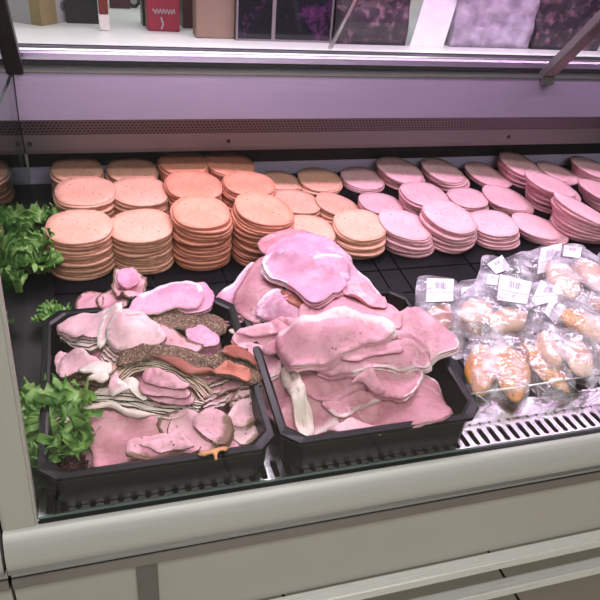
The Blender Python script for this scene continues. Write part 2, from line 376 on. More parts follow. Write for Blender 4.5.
# struts from the duct up to the glass
for x, mt, w in ((XL+.006, M['strutd'], .024), (1.012, M['strut'], .022)):
    m = MB(); L = .60
    m.bar((x, 1.365, 1.227), (x, 1.365-L*.695, 1.227+L*.719), w, .03, (1, 0, 0)); m.build('glass_strut', mt, case, bevel=.002)
m = MB(); m.box((.998, 1.343, 1.212), (1.026, 1.3595, 1.230)); m.build('strut_bracket', M['strut'], case, bevel=.002)
p = aty(330, 48, 1.402)
gx, gz0 = p.x, p.z
m = MB(); m.add([(gx, 1.402, gz0), (XR, 1.402, gz0), (XR, 1.402-.46, gz0+.42), (gx, 1.402-.46, gz0+.42)], [(0, 1, 2, 3)]); m.build('sloping_glass', M['glass_top'], case)
m = MB(); m.bar((gx, 1.402, gz0), (gx, 1.402-.46, gz0+.42), .007, .007, (1, 0, 0)); m.build('glass_edge_strip', M['alu'], case)
# lamp under the glass top
m = MB(); m.prism([(1.155, 1.64), (1.205, 1.64), (1.205, 1.675), (1.155, 1.675)], XL, XR); m.build('lamp_housing', M['alu'], case)
case['note'] = 'case'
del case['note']

# worktop behind the case and what stands on it
m = MB(); m.box((XN, 1.416, 1.245), (3.2, 3.1, 1.265)); m.v = [(x, y if y > 1.42 else 1.4755, z) if z < 1.25 else (x, y, z) for x, y, z in m.v]
tag(m.build('worktop', M['white_top']), 'white worktop along the back of the deli case with boxes on it', 'worktop')
m = MB(); m.box((XN+.02, 1.60, 0), (3.1, 3.05, 1.2455)); 
tag(m.build('counter_cabinet', M['panel']), 'plain cabinet carrying the white worktop behind the case', 'cabinet')
ZW = 1.2652
def upbox(name, px0, px1, base_y, top_h, depth, mat, y=None, **kw):
    a = atz(px0, base_y, ZW); b = atz(px1, base_y, ZW); Y = a.y if y is None else y
    x0, x1 = aty(px0, base_y, Y).x, aty(px1, base_y, Y).x
    m = MB(); m.box((x0, Y, ZW), (x1, Y+depth, ZW+top_h)); return m.build(name, mat, None, **kw), (x0, x1, Y)
M['card_grey'] = plain('grey carton', (150, 150, 150), .7, 0, .3, .02)
M['card_tan'] = plain('tan carton', (132, 120, 84), .7, 0, .3, .03)
M['print_grey'] = plain('carton print', (92, 92, 104), .7)
M['red'] = plain('crimson carton', (128, 14, 44), .45, 0, .5, .04)
M['redpost'] = plain('dark red paint', (100, 28, 26), .4)
M['white'] = plain('white plastic', (214, 210, 200), .45)
M['white_paper'] = plain('white paper', (226, 222, 232), .6, 0, .3, .03)
M['tan_wood'] = plain('brown board', (128, 106, 92), .5, 0, .4, .05, 8)
M['maroon'] = plain('maroon pack', (58, 14, 22), .45)
M['black'] = plain('black plastic', (14, 12, 15), .35)
# cardboard box set corner-on
c0 = atz(42, 26, ZW); bx = empty('cardboard_box', (c0.x, c0.y, ZW))
tag(bx, 'grey and tan cardboard box standing corner-on on the white worktop', 'box')
dl = (atz(21, 23, ZW)-c0); dr = (atz(66, 22, ZW)-c0); dl.z = dr.z = 0
dl = dl.normalized()*.09; dr = dr.normalized()*.10
def panel4(a, b, h, mat, nm, parent, off=0):
    n = (b-a).cross(Vector((0, 0, 1))).normalized()*off
    m = MB(); th = (b-a).cross(Vector((0, 0, 1))).normalized()*.003
    if th.y > 0: th = -th
    m.add([a+n, b+n, b+n-th, a+n-th, a+n+Vector((0,0,h)), b+n+Vector((0,0,h)), b+n-th+Vector((0,0,h)), a+n-th+Vector((0,0,h))],
          [(0,3,2,1),(4,5,6,7),(0,1,5,4),(1,2,6,5),(2,3,7,6),(3,0,4,7)])
    return m.build(nm, mat, parent)
panel4(c0, c0+dl*.32, .14, M['card_tan'], 'tape_side', bx); panel4(c0+dl*.32, c0+dl, .14, M['card_grey'], 'side_panel', bx)
panel4(c0, c0+dr*.55, .14, M['card_tan'], 'tape_side', bx); panel4(c0+dr*.55, c0+dr, .14, M['card_grey'], 'side_panel', bx)
panel4(c0+dl, c0+dl+dr, .14, M['card_grey'], 'side_panel', bx); panel4(c0+dr, c0+dl+dr, .14, M['card_grey'], 'side_panel', bx)
m = MB(); m.add([c0+Vector((0,0,.14)), c0+dr+Vector((0,0,.14)), c0+dl+dr+Vector((0,0,.14)), c0+dl+Vector((0,0,.14))], [(0,1,2,3)]); m.build('lid', M['card_grey'], bx)
q = c0+dr*.78; nn = dr.cross(Vector((0,0,1))).normalized(); nn = nn if nn.y < 0 else -nn
m = MB(); m.tube([q+nn*.0005+Vector((0,0,.035)), q+nn*.002+Vector((0,0,.035))], .009, 20); m.build('round_print', M['print_grey'], bx)
o, _ = upbox('dark_carton', 67, 99, 23, .16, .12, M['black']); tag(o, 'black carton between the cardboard box and the red post', 'box')
# red post on a white foot
a = atz(105, 31, ZW); ps = empty('red_post', (a.x, a.y, ZW)); tag(ps, 'dark red post with a white foot on the white worktop', 'post')
m = MB(); m.box((a.x-.011, a.y, ZW), (a.x+.011, a.y+.02, ZW+.033)); m.build('foot', M['white'], ps, bevel=.002)
m = MB(); m.box((a.x-.010, a.y+.001, ZW+.033), (a.x+.010, a.y+.019, ZW+.20)); m.build('shaft', M['redpost'], ps, bevel=.002)
o, _ = upbox('maroon_pack', 110, 130, 8, .16, .05, M['maroon']); tag(o, 'maroon packet on the worktop behind the red post', 'packet')
a = atz(134, 8, ZW); wh = empty('tape_roll', (a.x, a.y, ZW)); tag(wh, 'small black round roll far back on the white worktop', 'roll')
m = MB(); m.tube([(a.x, a.y, ZW+.018), (a.x, a.y+.025, ZW+.018)], .018, 24); m.build('rim', M['black'], wh)
m = MB(); m.tube([(a.x, a.y-.001, ZW+.018), (a.x, a.y+.001, ZW+.018)], .009, 24); m.build('core', M['card_grey'], wh)
# crimson carton with a pale illegible line of script
o, (x0, x1, Y) = upbox('crimson_carton', 148, 180, 31, .085, .07, M['red'], bevel=.002)
tag(o, 'crimson carton with a pale script line, standing beside the brown board', 'box')
m = MB(); px = x0+.012; pts = []
for i in range(40):
    u = i/39; pts.append((x0+.012+u*(x1-x0-.022), Y-.0008, ZW+.042+.005*sin(u*42)+.0015*sin(u*95)))
m.tube(pts, .0011, 5); m.build('script_line', M['card_grey'], o)
m = MB(); m.tube([(x0+.03, Y-.0006, ZW+.030), (x0+.034, Y-.0006, ZW+.015), (x0+.03, Y-.0006, ZW+.005)], .002, 6); m.build('emblem', M['card_grey'], o)
o, _ = upbox('dark_tray_stack', 143, 149, 26, .10, .07, M['black']); tag(o, 'narrow black carton against the left of the crimson carton', 'box')
o, _ = upbox('brown_carton', 183, 200, 28, .08, .06, M['maroon']); tag(o, 'dull maroon carton between crimson carton and brown board', 'box')
o, _ = upbox('black_lid_box', 150, 196, 12, .10, .05, M['black']); tag(o, 'black box lying behind the crimson carton', 'box')
o, _ = upbox('brown_board', 196, 234.5, 38, .13, .05, M['tan_wood'], bevel=.002); tag(o, 'upright brown board standing on the white worktop', 'board')
# dark glass-doored chiller: two panes in thin frames with purple reflections painted into the glass colour
t = NT('dark door glass'); v = t.obj(); f = t.noise(14, 4, v, .7)
t.bsdf(t.mix(t.ramp(f, .56, .72), lin((12, 8, 22)), lin((92, 40, 92))), .12, 0, .5); M['dkglass'] = t.m
ch = None
a = atz(236, 40.5, ZW); b = atz(331, 43, ZW); Y = a.y; x0 = a.x; x1 = aty(331, 43, Y).x
ch = empty('glass_cabinet', ((x0+x1)/2, Y, ZW)); tag(ch, 'black cabinet with dark glass doors on the white worktop', 'cabinet')
m = MB(); m.box((x0, Y+.012, ZW), (x1+.01, Y+.09, ZW+.16)); m.build('body', M['black'], ch)
xm = aty(273, 42, Y).x
for u, w in ((x0, xm), (xm, x1)):
    fr = MB()
    for aa, bb in (((u, ZW), (u+.004, ZW+.16)), ((w-.004, ZW), (w, ZW+.16)), ((u+.004, ZW), (w-.004, ZW+.004)), ((u+.004, ZW+.156), (w-.004, ZW+.16))):
        fr.box((aa[0], Y, aa[1]), (bb[0], Y+.0115, bb[1]))
    fo = fr.build('door', M['steel_strip'], ch)
    g = MB(); g.box((u+.004, Y+.004, ZW+.004), (w-.004, Y+.010, ZW+.156)); g.build('pane', M['dkglass'], fo)
# dark crates, white paper, grey plastic sack
t = NT('dark crate contents'); v = t.obj(); f = t.noise(40, 5, v, .7)
t.bsdf(t.mix(t.ramp(f, .52, .75), lin((26, 16, 28)), lin((150, 110, 130))), .4); M['murk'] = t.m
def lumpbox(name, px0, px1, by, h, d, mat, amp, sc, seed, cat, label):
    a = atz(px0, by, ZW); Y = a.y; x0 = a.x; x1 = aty(px1, by, Y).x
    bm = bmesh.new(); bmesh.ops.create_cube(bm, size=1)
    bmesh.ops.subdivide_edges(bm, edges=bm.edges, cuts=11, use_grid_fill=True)
    for v in bm.verts:
        v.co = Vector((x0+(v.co.x+.5)*(x1-x0), Y+.01+(v.co.y+.5)*d, ZW+(v.co.z+.5)*h))
        k = min(1, (v.co.z-ZW)/.02)
        v.co += noise.noise_vector(v.co*sc+Vector((seed, 0, 0)))*amp*k
    me = bpy.data.meshes.new(name); bm.to_mesh(me); bm.free()
    return tag(link(name, me, mat, None, True), label, cat)
lumpbox('dark_sack', 334, 407, 44.5, .16, .08, M['murk'], .006, 20, 1, 'sack', 'dark sack behind the sloping glass edge, left of the white paper')
lumpbox('dark_sack', 533, 600, 50, .16, .08, M['murk'], .01, 18, 5, 'sack', 'mottled dark sack on the worktop behind the grey strut')
t = NT('grey plastic'); v = t.obj(); f = t.noise(30, 5, v)
t.bsdf(t.mix(t.ramp(f, .35, .7), lin((128, 118, 134)), lin((188, 178, 194))), .3, bump=f, bs=.6, bd=.01); M['sack'] = t.m
lumpbox('grey_sack', 452, 531, 47.5, .16, .07, M['sack'], .010, 26, 9, 'sack', 'translucent grey plastic sack beside the white paper sheet')
a = aty(410, 46, 1.50); a = Vector((a.x, 1.50, ZW)); bpt = Vector((aty(443, 46.5, 1.50).x, 1.50, ZW))
m = MB(); dx = .045
m.add([a, bpt, bpt+Vector((dx, .03, .16)), a+Vector((dx, .03, .16)), a+Vector((0, .004, 0)), bpt+Vector((0, .004, 0)), bpt+Vector((dx, .034, .16)), a+Vector((dx, .034, .16))],
      [(0,1,2,3),(7,6,5,4),(0,4,5,1),(1,5,6,2),(2,6,7,3),(3,7,4,0)])
tag(m.build('paper_sheet', M['white_paper']), 'white paper sheet leaning on the worktop behind the sloping glass', 'paper')

# ------------------------------------------------------------------ sheets of meat
def fbm(x, y, s=0.): return noise.noise(Vector((x, y, s)))
def field(points, floorz, power=3.2):
    P = []
    for (u, v, h) in points:
        z = floorz+h; p = atz(u, v, z); P.append((p.x, p.y, z))
    def H(x, y):
        n = dsum = 0.
        for (a, b, c) in P:
            w = 1/((a-x)**2+(b-y)**2+.00012)**(power/2); n += w*c; dsum += w
        return n/dsum
    return H
def smooth_closed(pts, step):
    n = len(pts); out = []; flag = []
    for i in range(n):
        p0, p1, p2, p3 = pts[i-1], pts[i], pts[(i+1) % n], pts[(i+2) % n]
        k = max(2, int((p2-p1).length/step))
        for j in range(k):
            s = j/k
            q = .5*((2*p1)+(p2-p0)*s+(2*p0-5*p1+4*p2-p3)*s*s+(3*p1-p0-3*p2+p3)*s**3)
            out.append(q); flag.append(i+s)
    return out, flag
def sheet(name, px, H, off, mats, label, cat, group=None, thick=.0018, fat=None, fatw=.012, lift=0., liftr=None, ripple=.0012, seed=None, step=.0055, parent=None, under=0):
    """a thin slice of meat lying on the mound H, off above it; px is its outline, fat the stretch of outline (indices) with a rim"""
    seed = seed if seed is not None else random.random()*50
    for q in range(under, 0, -1):
        cx_ = sum(p[0] for p in px)/len(px); cy_ = sum(p[1] for p in px)/len(px)
        p2 = [(cx_+(u-cx_)*(1+.012*q)+random.uniform(-1.5, 1.5), cy_+(w-cy_)*(1+.012*q)+1.9*q+random.uniform(-1, 1)) for u, w in px]
        sheet(name, p2, H, off-.0028*q, mats, 'edge beneath the '+label, cat, (group or '')+' showing only an edge' if under > 1 else group, thick, fat, fatw, lift*.6, None, ripple, seed+.13*q, .007)
    surf = lambda x, y: H(x, y)+off
    b3 = [march(u, v, surf) for u, v in px]
    b2 = [Vector((p.x, p.y)) for p in b3]
    cur, fl = smooth_closed(b2, step)
    nb = len(cur)
    cur = [c+Vector((fbm(c.x*90, c.y*90, seed), fbm(c.x*90, c.y*90, seed+9)))*.0016+Vector((fbm(c.x*330, c.y*330, seed), fbm(c.x*330, c.y*330, seed+9)))*.0011 for c in cur]
    xs_ = [c.x for c in cur]; ys_ = [c.y for c in cur]
    def inside(x, y):
        r = False; j = nb-1
        for i in range(nb):
            if (ys_[i] > y) != (ys_[j] > y) and x < (xs_[j]-xs_[i])*(y-ys_[i])/(ys_[j]-ys_[i])+xs_[i]: r = not r
            j = i
        return r
    pts = list(cur); g = step*1.15
    y = min(ys_)
    row = 0
    while y < max(ys_):
        x = min(xs_)+(g/2 if row % 2 else 0)
        while x < max(xs_):
            if inside(x, y) and min((c.x-x)**2+(c.y-y)**2 for c in cur) > (g*.6)**2: pts.append(Vector((x, y)))
            x += g
        y += g*.87; row += 1
    V2, E2, F2, ov, oe, of = delaunay_2d_cdt(pts, [(i, (i+1) % nb) for i in range(nb)], [], 1, 1e-6)
    bm = bmesh.new(); lay = bm.verts.layers.float.new('rim'); vt = []
    def infat(f):
        if not fat: return False
        a, b = fat
        return (a <= f <= b) if a <= b else (f >= a or f <= b)
    fp = [Vector((c.x, c.y, H(c.x, c.y)+off)) for c, f in zip(cur, fl) if infat(f)]
    for p in V2:
        d = min(sqrt((c.x-p.x)**2+(c.y-p.y)**2) for c in cur)
        z = H(p.x, p.y)+off+ripple*fbm(p.x*45, p.y*45, seed)*2
        z += lift*max(0, 1-d/.012)**2+.0010*fbm(p.x*150, p.y*150, seed)
        if liftr:
            for (u, v, r, h) in liftr:
                q = march(u, v, surf); k = max(0, 1-sqrt((q.x-p.x)**2+(q.y-p.y)**2)/r); z += h*k*k*(3-2*k)
        vv = bm.verts.new((p.x, p.y, z))
        if fp:
            pz = Vector((p.x, p.y, H(p.x, p.y)+off)); df = min((c-pz).length for c in fp); vv[lay] = max(0, 1-df/(2*fatw))
        vt.append(vv)
    tops = []
    for f in F2:
        if len(set(f)) < 3: continue
        try: fc = bm.faces.new([vt[i] for i in f])
        except ValueError: continue
        if fc.calc_area() == 0: continue
        fc.normal_update()
        if fc.normal.z < 0: fc.normal_flip()
        tops.append(fc)
    bm.verts.ensure_lookup_table()
    for v in [v for v in bm.verts if not v.link_faces]: bm.verts.remove(v)
    bm.normal_update()
    low = {}
    for v in list(bm.verts):
        w = bm.verts.new(v.co-v.normal*thick); w[lay] = v[lay]; low[v] = w
    be = [e for e in bm.edges if len(e.link_faces) == 1]
    for f in tops:
        nf = bm.faces.new([low[v] for v in reversed(f.verts)])
    for e in be:
        l = e.link_loops[0]; a, b = l.vert, l.link_loop_next.vert
        s = bm.faces.new([b, a, low[a], low[b]]); s.material_index = 1
    me = bpy.data.meshes.new(name); bm.to_mesh(me); bm.free()
    o = link(name, me, mats, parent)
    for p in me.polygons: p.use_smooth = p.material_index == 0
    if label: tag(o, label, cat, group)
    return o
def resample(pl, n):
    L = [0]
    for a, b in zip(pl[:-1], pl[1:]): L.append(L[-1]+math.hypot(b[0]-a[0], b[1]-a[1]))
    out = []
    for k in range(n):
        s = L[-1]*k/(n-1); i = 0
        while i < len(L)-2 and L[i+1] < s: i += 1
        f = (s-L[i])/max(1e-6, L[i+1]-L[i]); out.append((pl[i][0]+(pl[i+1][0]-pl[i][0])*f, pl[i][1]+(pl[i+1][1]-pl[i][1])*f))
    return out
def fan(name, top, bot, n, H, off, mats, label, cat, group, depth=.04, thick=.0042, back=(.15, 1), rise=.0, wob=.0003):
    """n overlapping slices seen edge-on: each edge runs along the mound between the two lines, the slice runs back into the pile"""
    K = 26; T = resample(top, K); B = resample(bot, K)
    bd = Vector((back[0], back[1], 0)).normalized()
    res = []
    for i in range(n):
        s = min(1, max(0, (i+(random.uniform(-.3, .3) if 0 < i < n-1 else 0))/max(1, n-1))); sd = random.random()*60; thk = thick*random.uniform(.65, 1.25); k0, k1 = random.uniform(-1, 2.5), random.uniform(-1, 2.5)
        R = 5
        offi = off+.0007*i
        surf = lambda x, y: H(x, y)+offi
        edge = [march(B[k][0]+(T[k][0]-B[k][0])*s, B[k][1]+(T[k][1]-B[k][1])*s, surf) for k in range(K)]
        vs = []; fs = []; mi = []; rim = []
        for lay in (0, 1):
            for k, e in enumerate(edge):
                tp = max(0, min(1, (k-k0)/3, (K-1-k-k1)/3))
                for j in range(R):
                    d = depth*j/(R-1)*(.35+.65*tp)
                    p = e+bd*d
                    z = e.z+rise*d+wob*fbm(e.x*120, d*60, sd)*2
                    z = min(z, H(p.x, p.y)+off-.0012*j) if j > 1 else z
                    pv = Vector((p.x, p.y, z))
                    if j == 0: pv.z += .0022*fbm(k*.22+e.x*20, 7, sd)
                    if j == 0: pv -= bd*(.0045*fbm(k*.35, 3, sd)+.002*fbm(k*1.1, 4, sd))
                    if lay: pv.z -= thk*(1+.35*fbm(k*.5, 1, sd+5))
                    vs.append(pv); rim.append(max(0, 1-d/.006))
        idx = lambda l, k, j: l*K*R+k*R+j
        for k in range(K-1):
            for j in range(R-1):
                fs.append((idx(0,k,j), idx(0,k+1,j), idx(0,k+1,j+1), idx(0,k,j+1))); mi.append(0)
                fs.append((idx(1,k,j), idx(1,k,j+1), idx(1,k+1,j+1), idx(1,k+1,j))); mi.append(0)
            fs.append((idx(0,k,0), idx(1,k,0), idx(1,k+1,0), idx(0,k+1,0))); mi.append(1)
            fs.append((idx(0,k,R-1), idx(0,k+1,R-1), idx(1,k+1,R-1), idx(1,k,R-1))); mi.append(0)
        for k in (0, K-1):
            for j in range(R-1):
                fs.append((idx(0,k,j), idx(0,k,j+1), idx(1,k,j+1), idx(1,k,j))); mi.append(1)
        me = bpy.data.meshes.new(name); me.from_pydata(vs, [], fs)
        at = me.attributes.new('rim', 'FLOAT', 'POINT')
        for q, r in enumerate(rim): at.data[q].value = r
        for p, q in zip(me.polygons, mi): p.material_index = q; p.use_smooth = q == 0
        bm = bmesh.new(); bm.from_mesh(me); bmesh.ops.recalc_face_normals(bm, faces=bm.faces); bm.to_mesh(me); bm.free()
        o = link(name, me, mats); tag(o, label, cat, group); res.append(o)
    return res

# ------------------------------------------------------------------ trays and the two piles of ham
def tray(name, x0, x1, y0, y1, label):
    def octa(i, dz):
        c = .022
        a0, a1, b0, b1 = x0+i, x1-i, y0+i, y1-i
        q = [(a0+c, b0), (a1-c, b0), (a1, b0+c), (a1, b1-c), (a1-c, b1), (a0+c, b1), (a0, b1-c), (a0, b0+c)]
        return [(x, y, deckz(y)+.0012+dz) for x, y in q]
    lv = [octa(.010, 0), octa(.007, .049), octa(.001, .0505), octa(0, .053), octa(.001, .057), octa(.009, .0585), octa(.0125, .057), octa(.019, .004)]
    m = MB(); vs = [p for l in lv for p in l]; fs = []
    for a in range(len(lv)-1):
        for k in range(8): fs.append((a*8+k, a*8+(k+1) % 8, (a+1)*8+(k+1) % 8, (a+1)*8+k))
    fs.append(tuple(range(8))[::-1]); fs.append(tuple(range((len(lv)-1)*8, len(lv)*8)))
    m.add(vs, fs)
    return tag(m.build(name, M['plastic']), label, 'tray')
tray('meat_tray', -.106, .193, .620, .945, 'black plastic tray holding the peppered ham, beside the front lettuce')
tray('meat_tray', .200, .503, .621, .93, 'black plastic tray heaped with plain pink ham, beside the bagged chicken')

def field2(points, power=3.4):
    P = []
    for (u, v, h) in points:
        p = march(u, v, lambda x, y: deckz(y)+.006+h); P.append((p.x, p.y, p.z))
    def H(x, y):
        n = d = 0.
        for (a, b, c) in P:
            w = 1/((a-x)**2+(b-y)**2+.00042)**(power/2); n += w*c; d += w
        return n/d
    return H
HL = field2([(165,468,.012),(105,468,.008),(240,447,.012),(120,435,.03),(180,440,.028),(230,420,.04),(258,425,.012),(90,412,.04),(150,408,.055),(200,402,.06),
  (100,378,.06),(160,368,.078),(215,362,.072),(248,372,.045),(70,385,.045),(90,340,.068),(130,325,.088),(170,332,.09),(70,325,.05),(175,297,.085),(130,303,.085),(213,300,.06),(95,300,.045),
  (128,276,.035),(80,300,.03),(200,322,.07),(222,338,.055),(60,362,.03),(52,335,.01),(262,385,.02),(118,395,.06),(232,395,.05)])
HR = field2([(370,432,.012),(310,438,.010),(445,408,.012),(330,405,.035),(400,395,.04),(430,385,.04),(300,385,.06),(350,370,.075),(400,362,.075),(340,338,.10),(300,332,.095),(400,340,.09),
  (450,342,.062),(425,325,.075),(340,312,.11),(400,315,.095),(290,305,.09),(250,332,.045),(262,372,.02),(278,352,.045),(310,262,.10),(340,262,.105),(290,248,.10),(262,285,.07),(230,292,.04),(215,322,.02),
  (360,285,.075),(380,302,.06),(240,262,.05),(268,252,.075),(330,242,.09),(455,355,.05),(275,410,.014)])
# what lies hidden under the visible slices of each heap
def mound(name, H, x0, x1, y0, y1, sink, mat, label, off):
    nx, ny = 40, 46; vs = []; fs = []
    for j in range(ny+1):
        for i in range(nx+1):
            x = x0+(x1-x0)*i/nx; y = y0+(y1-y0)*j/ny
            e = min(i, nx-i, j, ny-j)/7
            base = deckz(y)+.0062; h = max(0, H(x, y)-sink-base)*min(1, e)**.7
            lay = .0028; q = floor(h/lay)*lay+min(lay, (h % lay)*3)   # stepped like stacked slices
            vs.append((x+.0015*fbm(x*80, y*80, off), y, base+q+.0002))
    for j in range(ny):
        for i in range(nx):
            a = j*(nx+1)+i; fs.append((a, a+1, a+nx+2, a+nx+1))
    b = len(vs)
    rim = [i for i in range(nx+1)]+[j*(nx+1)+nx for j in range(1, ny+1)]+[ny*(nx+1)+i for i in range(nx-1, -1, -1)]+[j*(nx+1) for j in range(ny-1, 0, -1)]
    vs += [(vs[i][0], vs[i][1], deckz(vs[i][1])+.0056) for i in rim]
    n = len(rim)
    for k in range(n): fs.append((rim[k], b+k, b+(k+1) % n, rim[(k+1) % n]))
    me = bpy.data.meshes.new(name); me.from_pydata(vs, [], fs)
    o = link(name, me, mat, None, True)
    return tag(o, label, 'ham', None, 'stuff')
mound('ham_slices', HL, -.076, .166, .655, .918, .008, M['ham_dark'], 'peppered ham slices buried under the visible ones in their tray', 1.)
mound('ham_slices', HR, .224, .476, .655, .904, .008, M['ham_dark'], 'plain ham slices buried under the visible ones in their tray', 5.)

M['redham'] = meat('reddish ham', (176, 92, 80), (206, 126, 108), (214, 160, 130), (110, 60, 44), .5, 150)
M['cream'] = meat('cream rind', (234, 192, 180), (224, 168, 166), (232, 206, 192), (110, 74, 60), .4, 150)
LH = [M['ham_pep'], M['crust_grey']]; LP = [M['ham_pale'], M['crust_grey']]; LPC = [M['ham_pep_pale'], M['crust_grey']]; LHC = [M['ham_pep'], M['crust']]
d = .0016
def L(px, lv, label, mats=None, **k):
    if 'fat' not in k and (mats or LH) in (LH, LHC, LPC): k['fat'] = (0, 99); k['fatw'] = .0012; k.setdefault('ripple', .0007)
    k.setdefault('thick', .0024)
    return sheet('ham_slice', px, HL, lv*d, mats or LH, label, 'ham slice', k.pop('group', 'slices in the peppered ham tray'), **k)
L([(76,310),(78,299),(88,293),(101,294),(103,306),(88,313)], 0, 'small rounded ham slice lying loose at the back left of its tray', lift=.003)
L([(96,302),(106,293),(120,290),(128,303),(112,313)], 1, 'small ham slice tucked between the loose back slice and the rolled one', lift=.003)
L([(112,286),(117,273),(128,268),(139,273),(147,283),(142,295),(126,299),(115,295)], 4, 'crumpled ham slice rolled up below the second luncheon stack', lift=.006, ripple=.006)
L([(118,276),(126,269),(136,274),(138,284),(128,289),(119,285)], 7, 'curled inner fold on top of the rolled up ham slice', [M['ham_mauve'], M['ham_edge']], lift=.005, ripple=.004)
L([(182,286),(200,284),(209,288),(214,298),(209,310),(190,315),(172,303)], 5, 'mauve ham slice showing behind the broad pale slice', [M['ham_mauve'], M['crust_grey']], lift=.003, under=1)
fan('ham_slice', [(58,329),(70,338),(88,338),(104,334),(122,322)], [(60,337),(72,347),(88,350),(104,346),(122,338)], 4, HL, .002, [M['ham_pale'], M['crust_grey']], 'pale rind edge of the folded slices at the tray left side', 'ham slice', 'white rinds under the folded slice', depth=.03)
L([(57,329),(63,319),(82,313),(108,310),(122,305),(118,322),(104,335),(90,338),(70,337)], 5, 'rounded pale pink slice folded over white rinds at the left', LP, fat=(3, 6), fatw=.012, lift=.002, under=1)
L([(102,320),(112,307),(121,304),(117,318),(110,332),(104,346),(97,346)], 7, 'white fat flap between the folded slice and the central slice', [M['ham_pale'], M['fat']], fat=(0, 99), fatw=.006, lift=.001, ripple=.002)
L([(124,316),(140,296),(165,285),(192,282),(203,290),(202,303),(190,310),(172,309),(150,315)], 9, 'broad pale slice with a white rim at the top of the peppered pile', [M['ham_mauve'], M['fat']], fat=(1, 4), fatw=.008, lift=.002)
L([(146,312),(165,306),(190,312),(205,325),(196,334),(170,328),(155,322)], 5, 'peppery crust flap under the broad pale slice', [M['crust'], M['crust_grey']], ripple=.003)
L([(186,332),(200,326),(216,336),(219,345),(203,348),(190,342)], 6, 'narrow purple slice with a dark edge at the right of the crust flap', [M['ham_mauve'], M['crust']], lift=.003)
L([(190,318),(205,312),(224,320),(226,332),(212,336),(196,328)], 2, 'dark peppered slice sagging toward the tray gap', [M['crust'], M['crust_grey']], ripple=.002)
fan('ham_slice', [(108,338),(115,346),(126,352)], [(98,362),(110,372),(126,377)], 7, HL, .002, [M['ham_pale'], M['crust_grey']], 'thin curved pale edge fanned below the central slice', 'ham slice', 'fanned edges under the central slice', depth=.03, thick=.0026)
L([(148,322),(162,324),(182,336),(204,346),(196,353),(170,352),(152,345)], 7, 'pink slice lying right of the central slice above the crust band', LH, lift=.002, under=1)
L([(106,338),(109,322),(120,312),(140,312),(154,322),(166,338),(152,348),(132,350),(118,352)], 10, 'large pale central slice above the pepper crust band', LP, fat=(0, 2), fatw=.006, lift=.002, under=1)
# left block
L([(57,372),(55,358),(61,352),(70,355),(66,370),(62,380)], 3, 'thin brownish slice standing at the far left of the pile', [M['ham_pale'], M['crust']], lift=.002)
fan('ham_slice', [(56,382),(74,373),(92,374),(114,380)], [(56,406),(80,397),(98,395),(114,397)], 5, HL, .002, [M['crust'], M['crust_dark']], 'blackened crust edge stacked beside the lettuce', 'ham slice', 'blackened edges beside the lettuce', depth=.03, thick=.004)
L([(60,378),(62,358),(74,350),(92,356),(108,366),(104,372),(88,370),(74,374)], 7, 'dull pink slice above the blackened edges at the left', LP, lift=.002)
L([(78,371),(92,364),(112,366),(110,374),(94,375)], 10, 'torn white and pink scrap on the dull pink slice', [M['fat'], M['fat']], lift=.003)
L([(86,384),(92,377),(104,374),(108,380),(102,384),(94,382)], 12, 'small torn white scrap above the blackened edges', [M['fat'], M['fat']], lift=.004)
# lower ribbons
fan('ham_slice', [(54,408),(72,398),(100,393),(135,394),(165,400),(204,404)], [(56,420),(76,408),(100,404),(132,411),(160,419),(196,414)], 6, HL, .003, [M['fat'], M['crust_dark']], 'long grey and white rind edge sweeping above the front slice', 'ham slice', 'grey rind edges above the front slice', depth=.035, thick=.0026)
L([(64,424),(75,411),(97,405),(128,410),(158,418),(188,414),(166,420),(140,419),(117,411),(94,410),(76,417)], 7, 'wavy white rind hanging over the large front slice', [M['fat'], M['crust_grey']], lift=.003)
# inner stack and cream ribbons
fan('ham_slice', [(146,398),(160,401),(182,400),(200,410)], [(150,404),(164,408),(182,408),(198,416)], 3, HL, .004, [M['ham'], M['crust']], 'dark edged slice under the small inner stack', 'ham slice', 'dark edges under the small inner stack', depth=.03)
L([(146,396),(152,390),(170,392),(190,396),(194,404),(176,405),(158,403)], 9, 'lowest pink slice of the small inner stack', [M['ham'], M['crust']], lift=.002, thick=.0022, fat=None)
L([(139,388),(144,380),(162,384),(184,388),(190,397),(168,398),(148,396)], 12, 'middle pink slice of the small inner stack', [M['ham'], M['crust']], lift=.002, thick=.0022, fat=None)
L([(142,379),(146,371),(156,369),(174,377),(190,385),(184,390),(164,388),(148,385)], 15, 'upper pink slice of the small inner stack', [M['ham'], M['crust']], lift=.002, thick=.0022, fat=None)
L([(109,391),(111,379),(117,373),(121,383),(130,390),(121,393),(114,396)], 12, 'pink and white torn flap left of the small inner stack', LP, fat=(3, 6), fatw=.006, lift=.002, ripple=.003)
L([(124,384),(133,380),(141,388),(147,400),(140,400),(130,392)], 9, 'creased white flap beside the small inner stack', [M['fat'], M['crust_grey']], lift=.003, ripple=.004)
fan('ham_slice', [(196,390),(212,382),(232,376)], [(204,412),(220,407),(240,396)], 6, HL, .003, [M['ham'], M['crust']], 'thin dark edged slice right of the cream ribbons', 'ham slice', 'dark edges right of the cream ribbons', depth=.03, thick=.003)
fan('ham_slice', [(114,380),(130,363),(150,359),(176,366),(200,380),(212,392)], [(112,392),(132,373),(152,368),(174,376),(194,390),(204,402)], 6, HL, .008, [M['cream'], M['crust']], 'cream ribbon edge arching over the small inner stack', 'ham slice', 'cream ribbons over the small inner stack', depth=.035, thick=.0026)
fan('ham_slice', [(206,386),(222,378),(240,378),(258,382)], [(226,404),(236,400),(248,396),(258,392)], 3, HL, .009, [M['ham_pep'], M['crust_dark']], 'dark browned edge just below the orange red slice end', 'ham slice', 'browned edges below the red slice end', depth=.025, thick=.003)
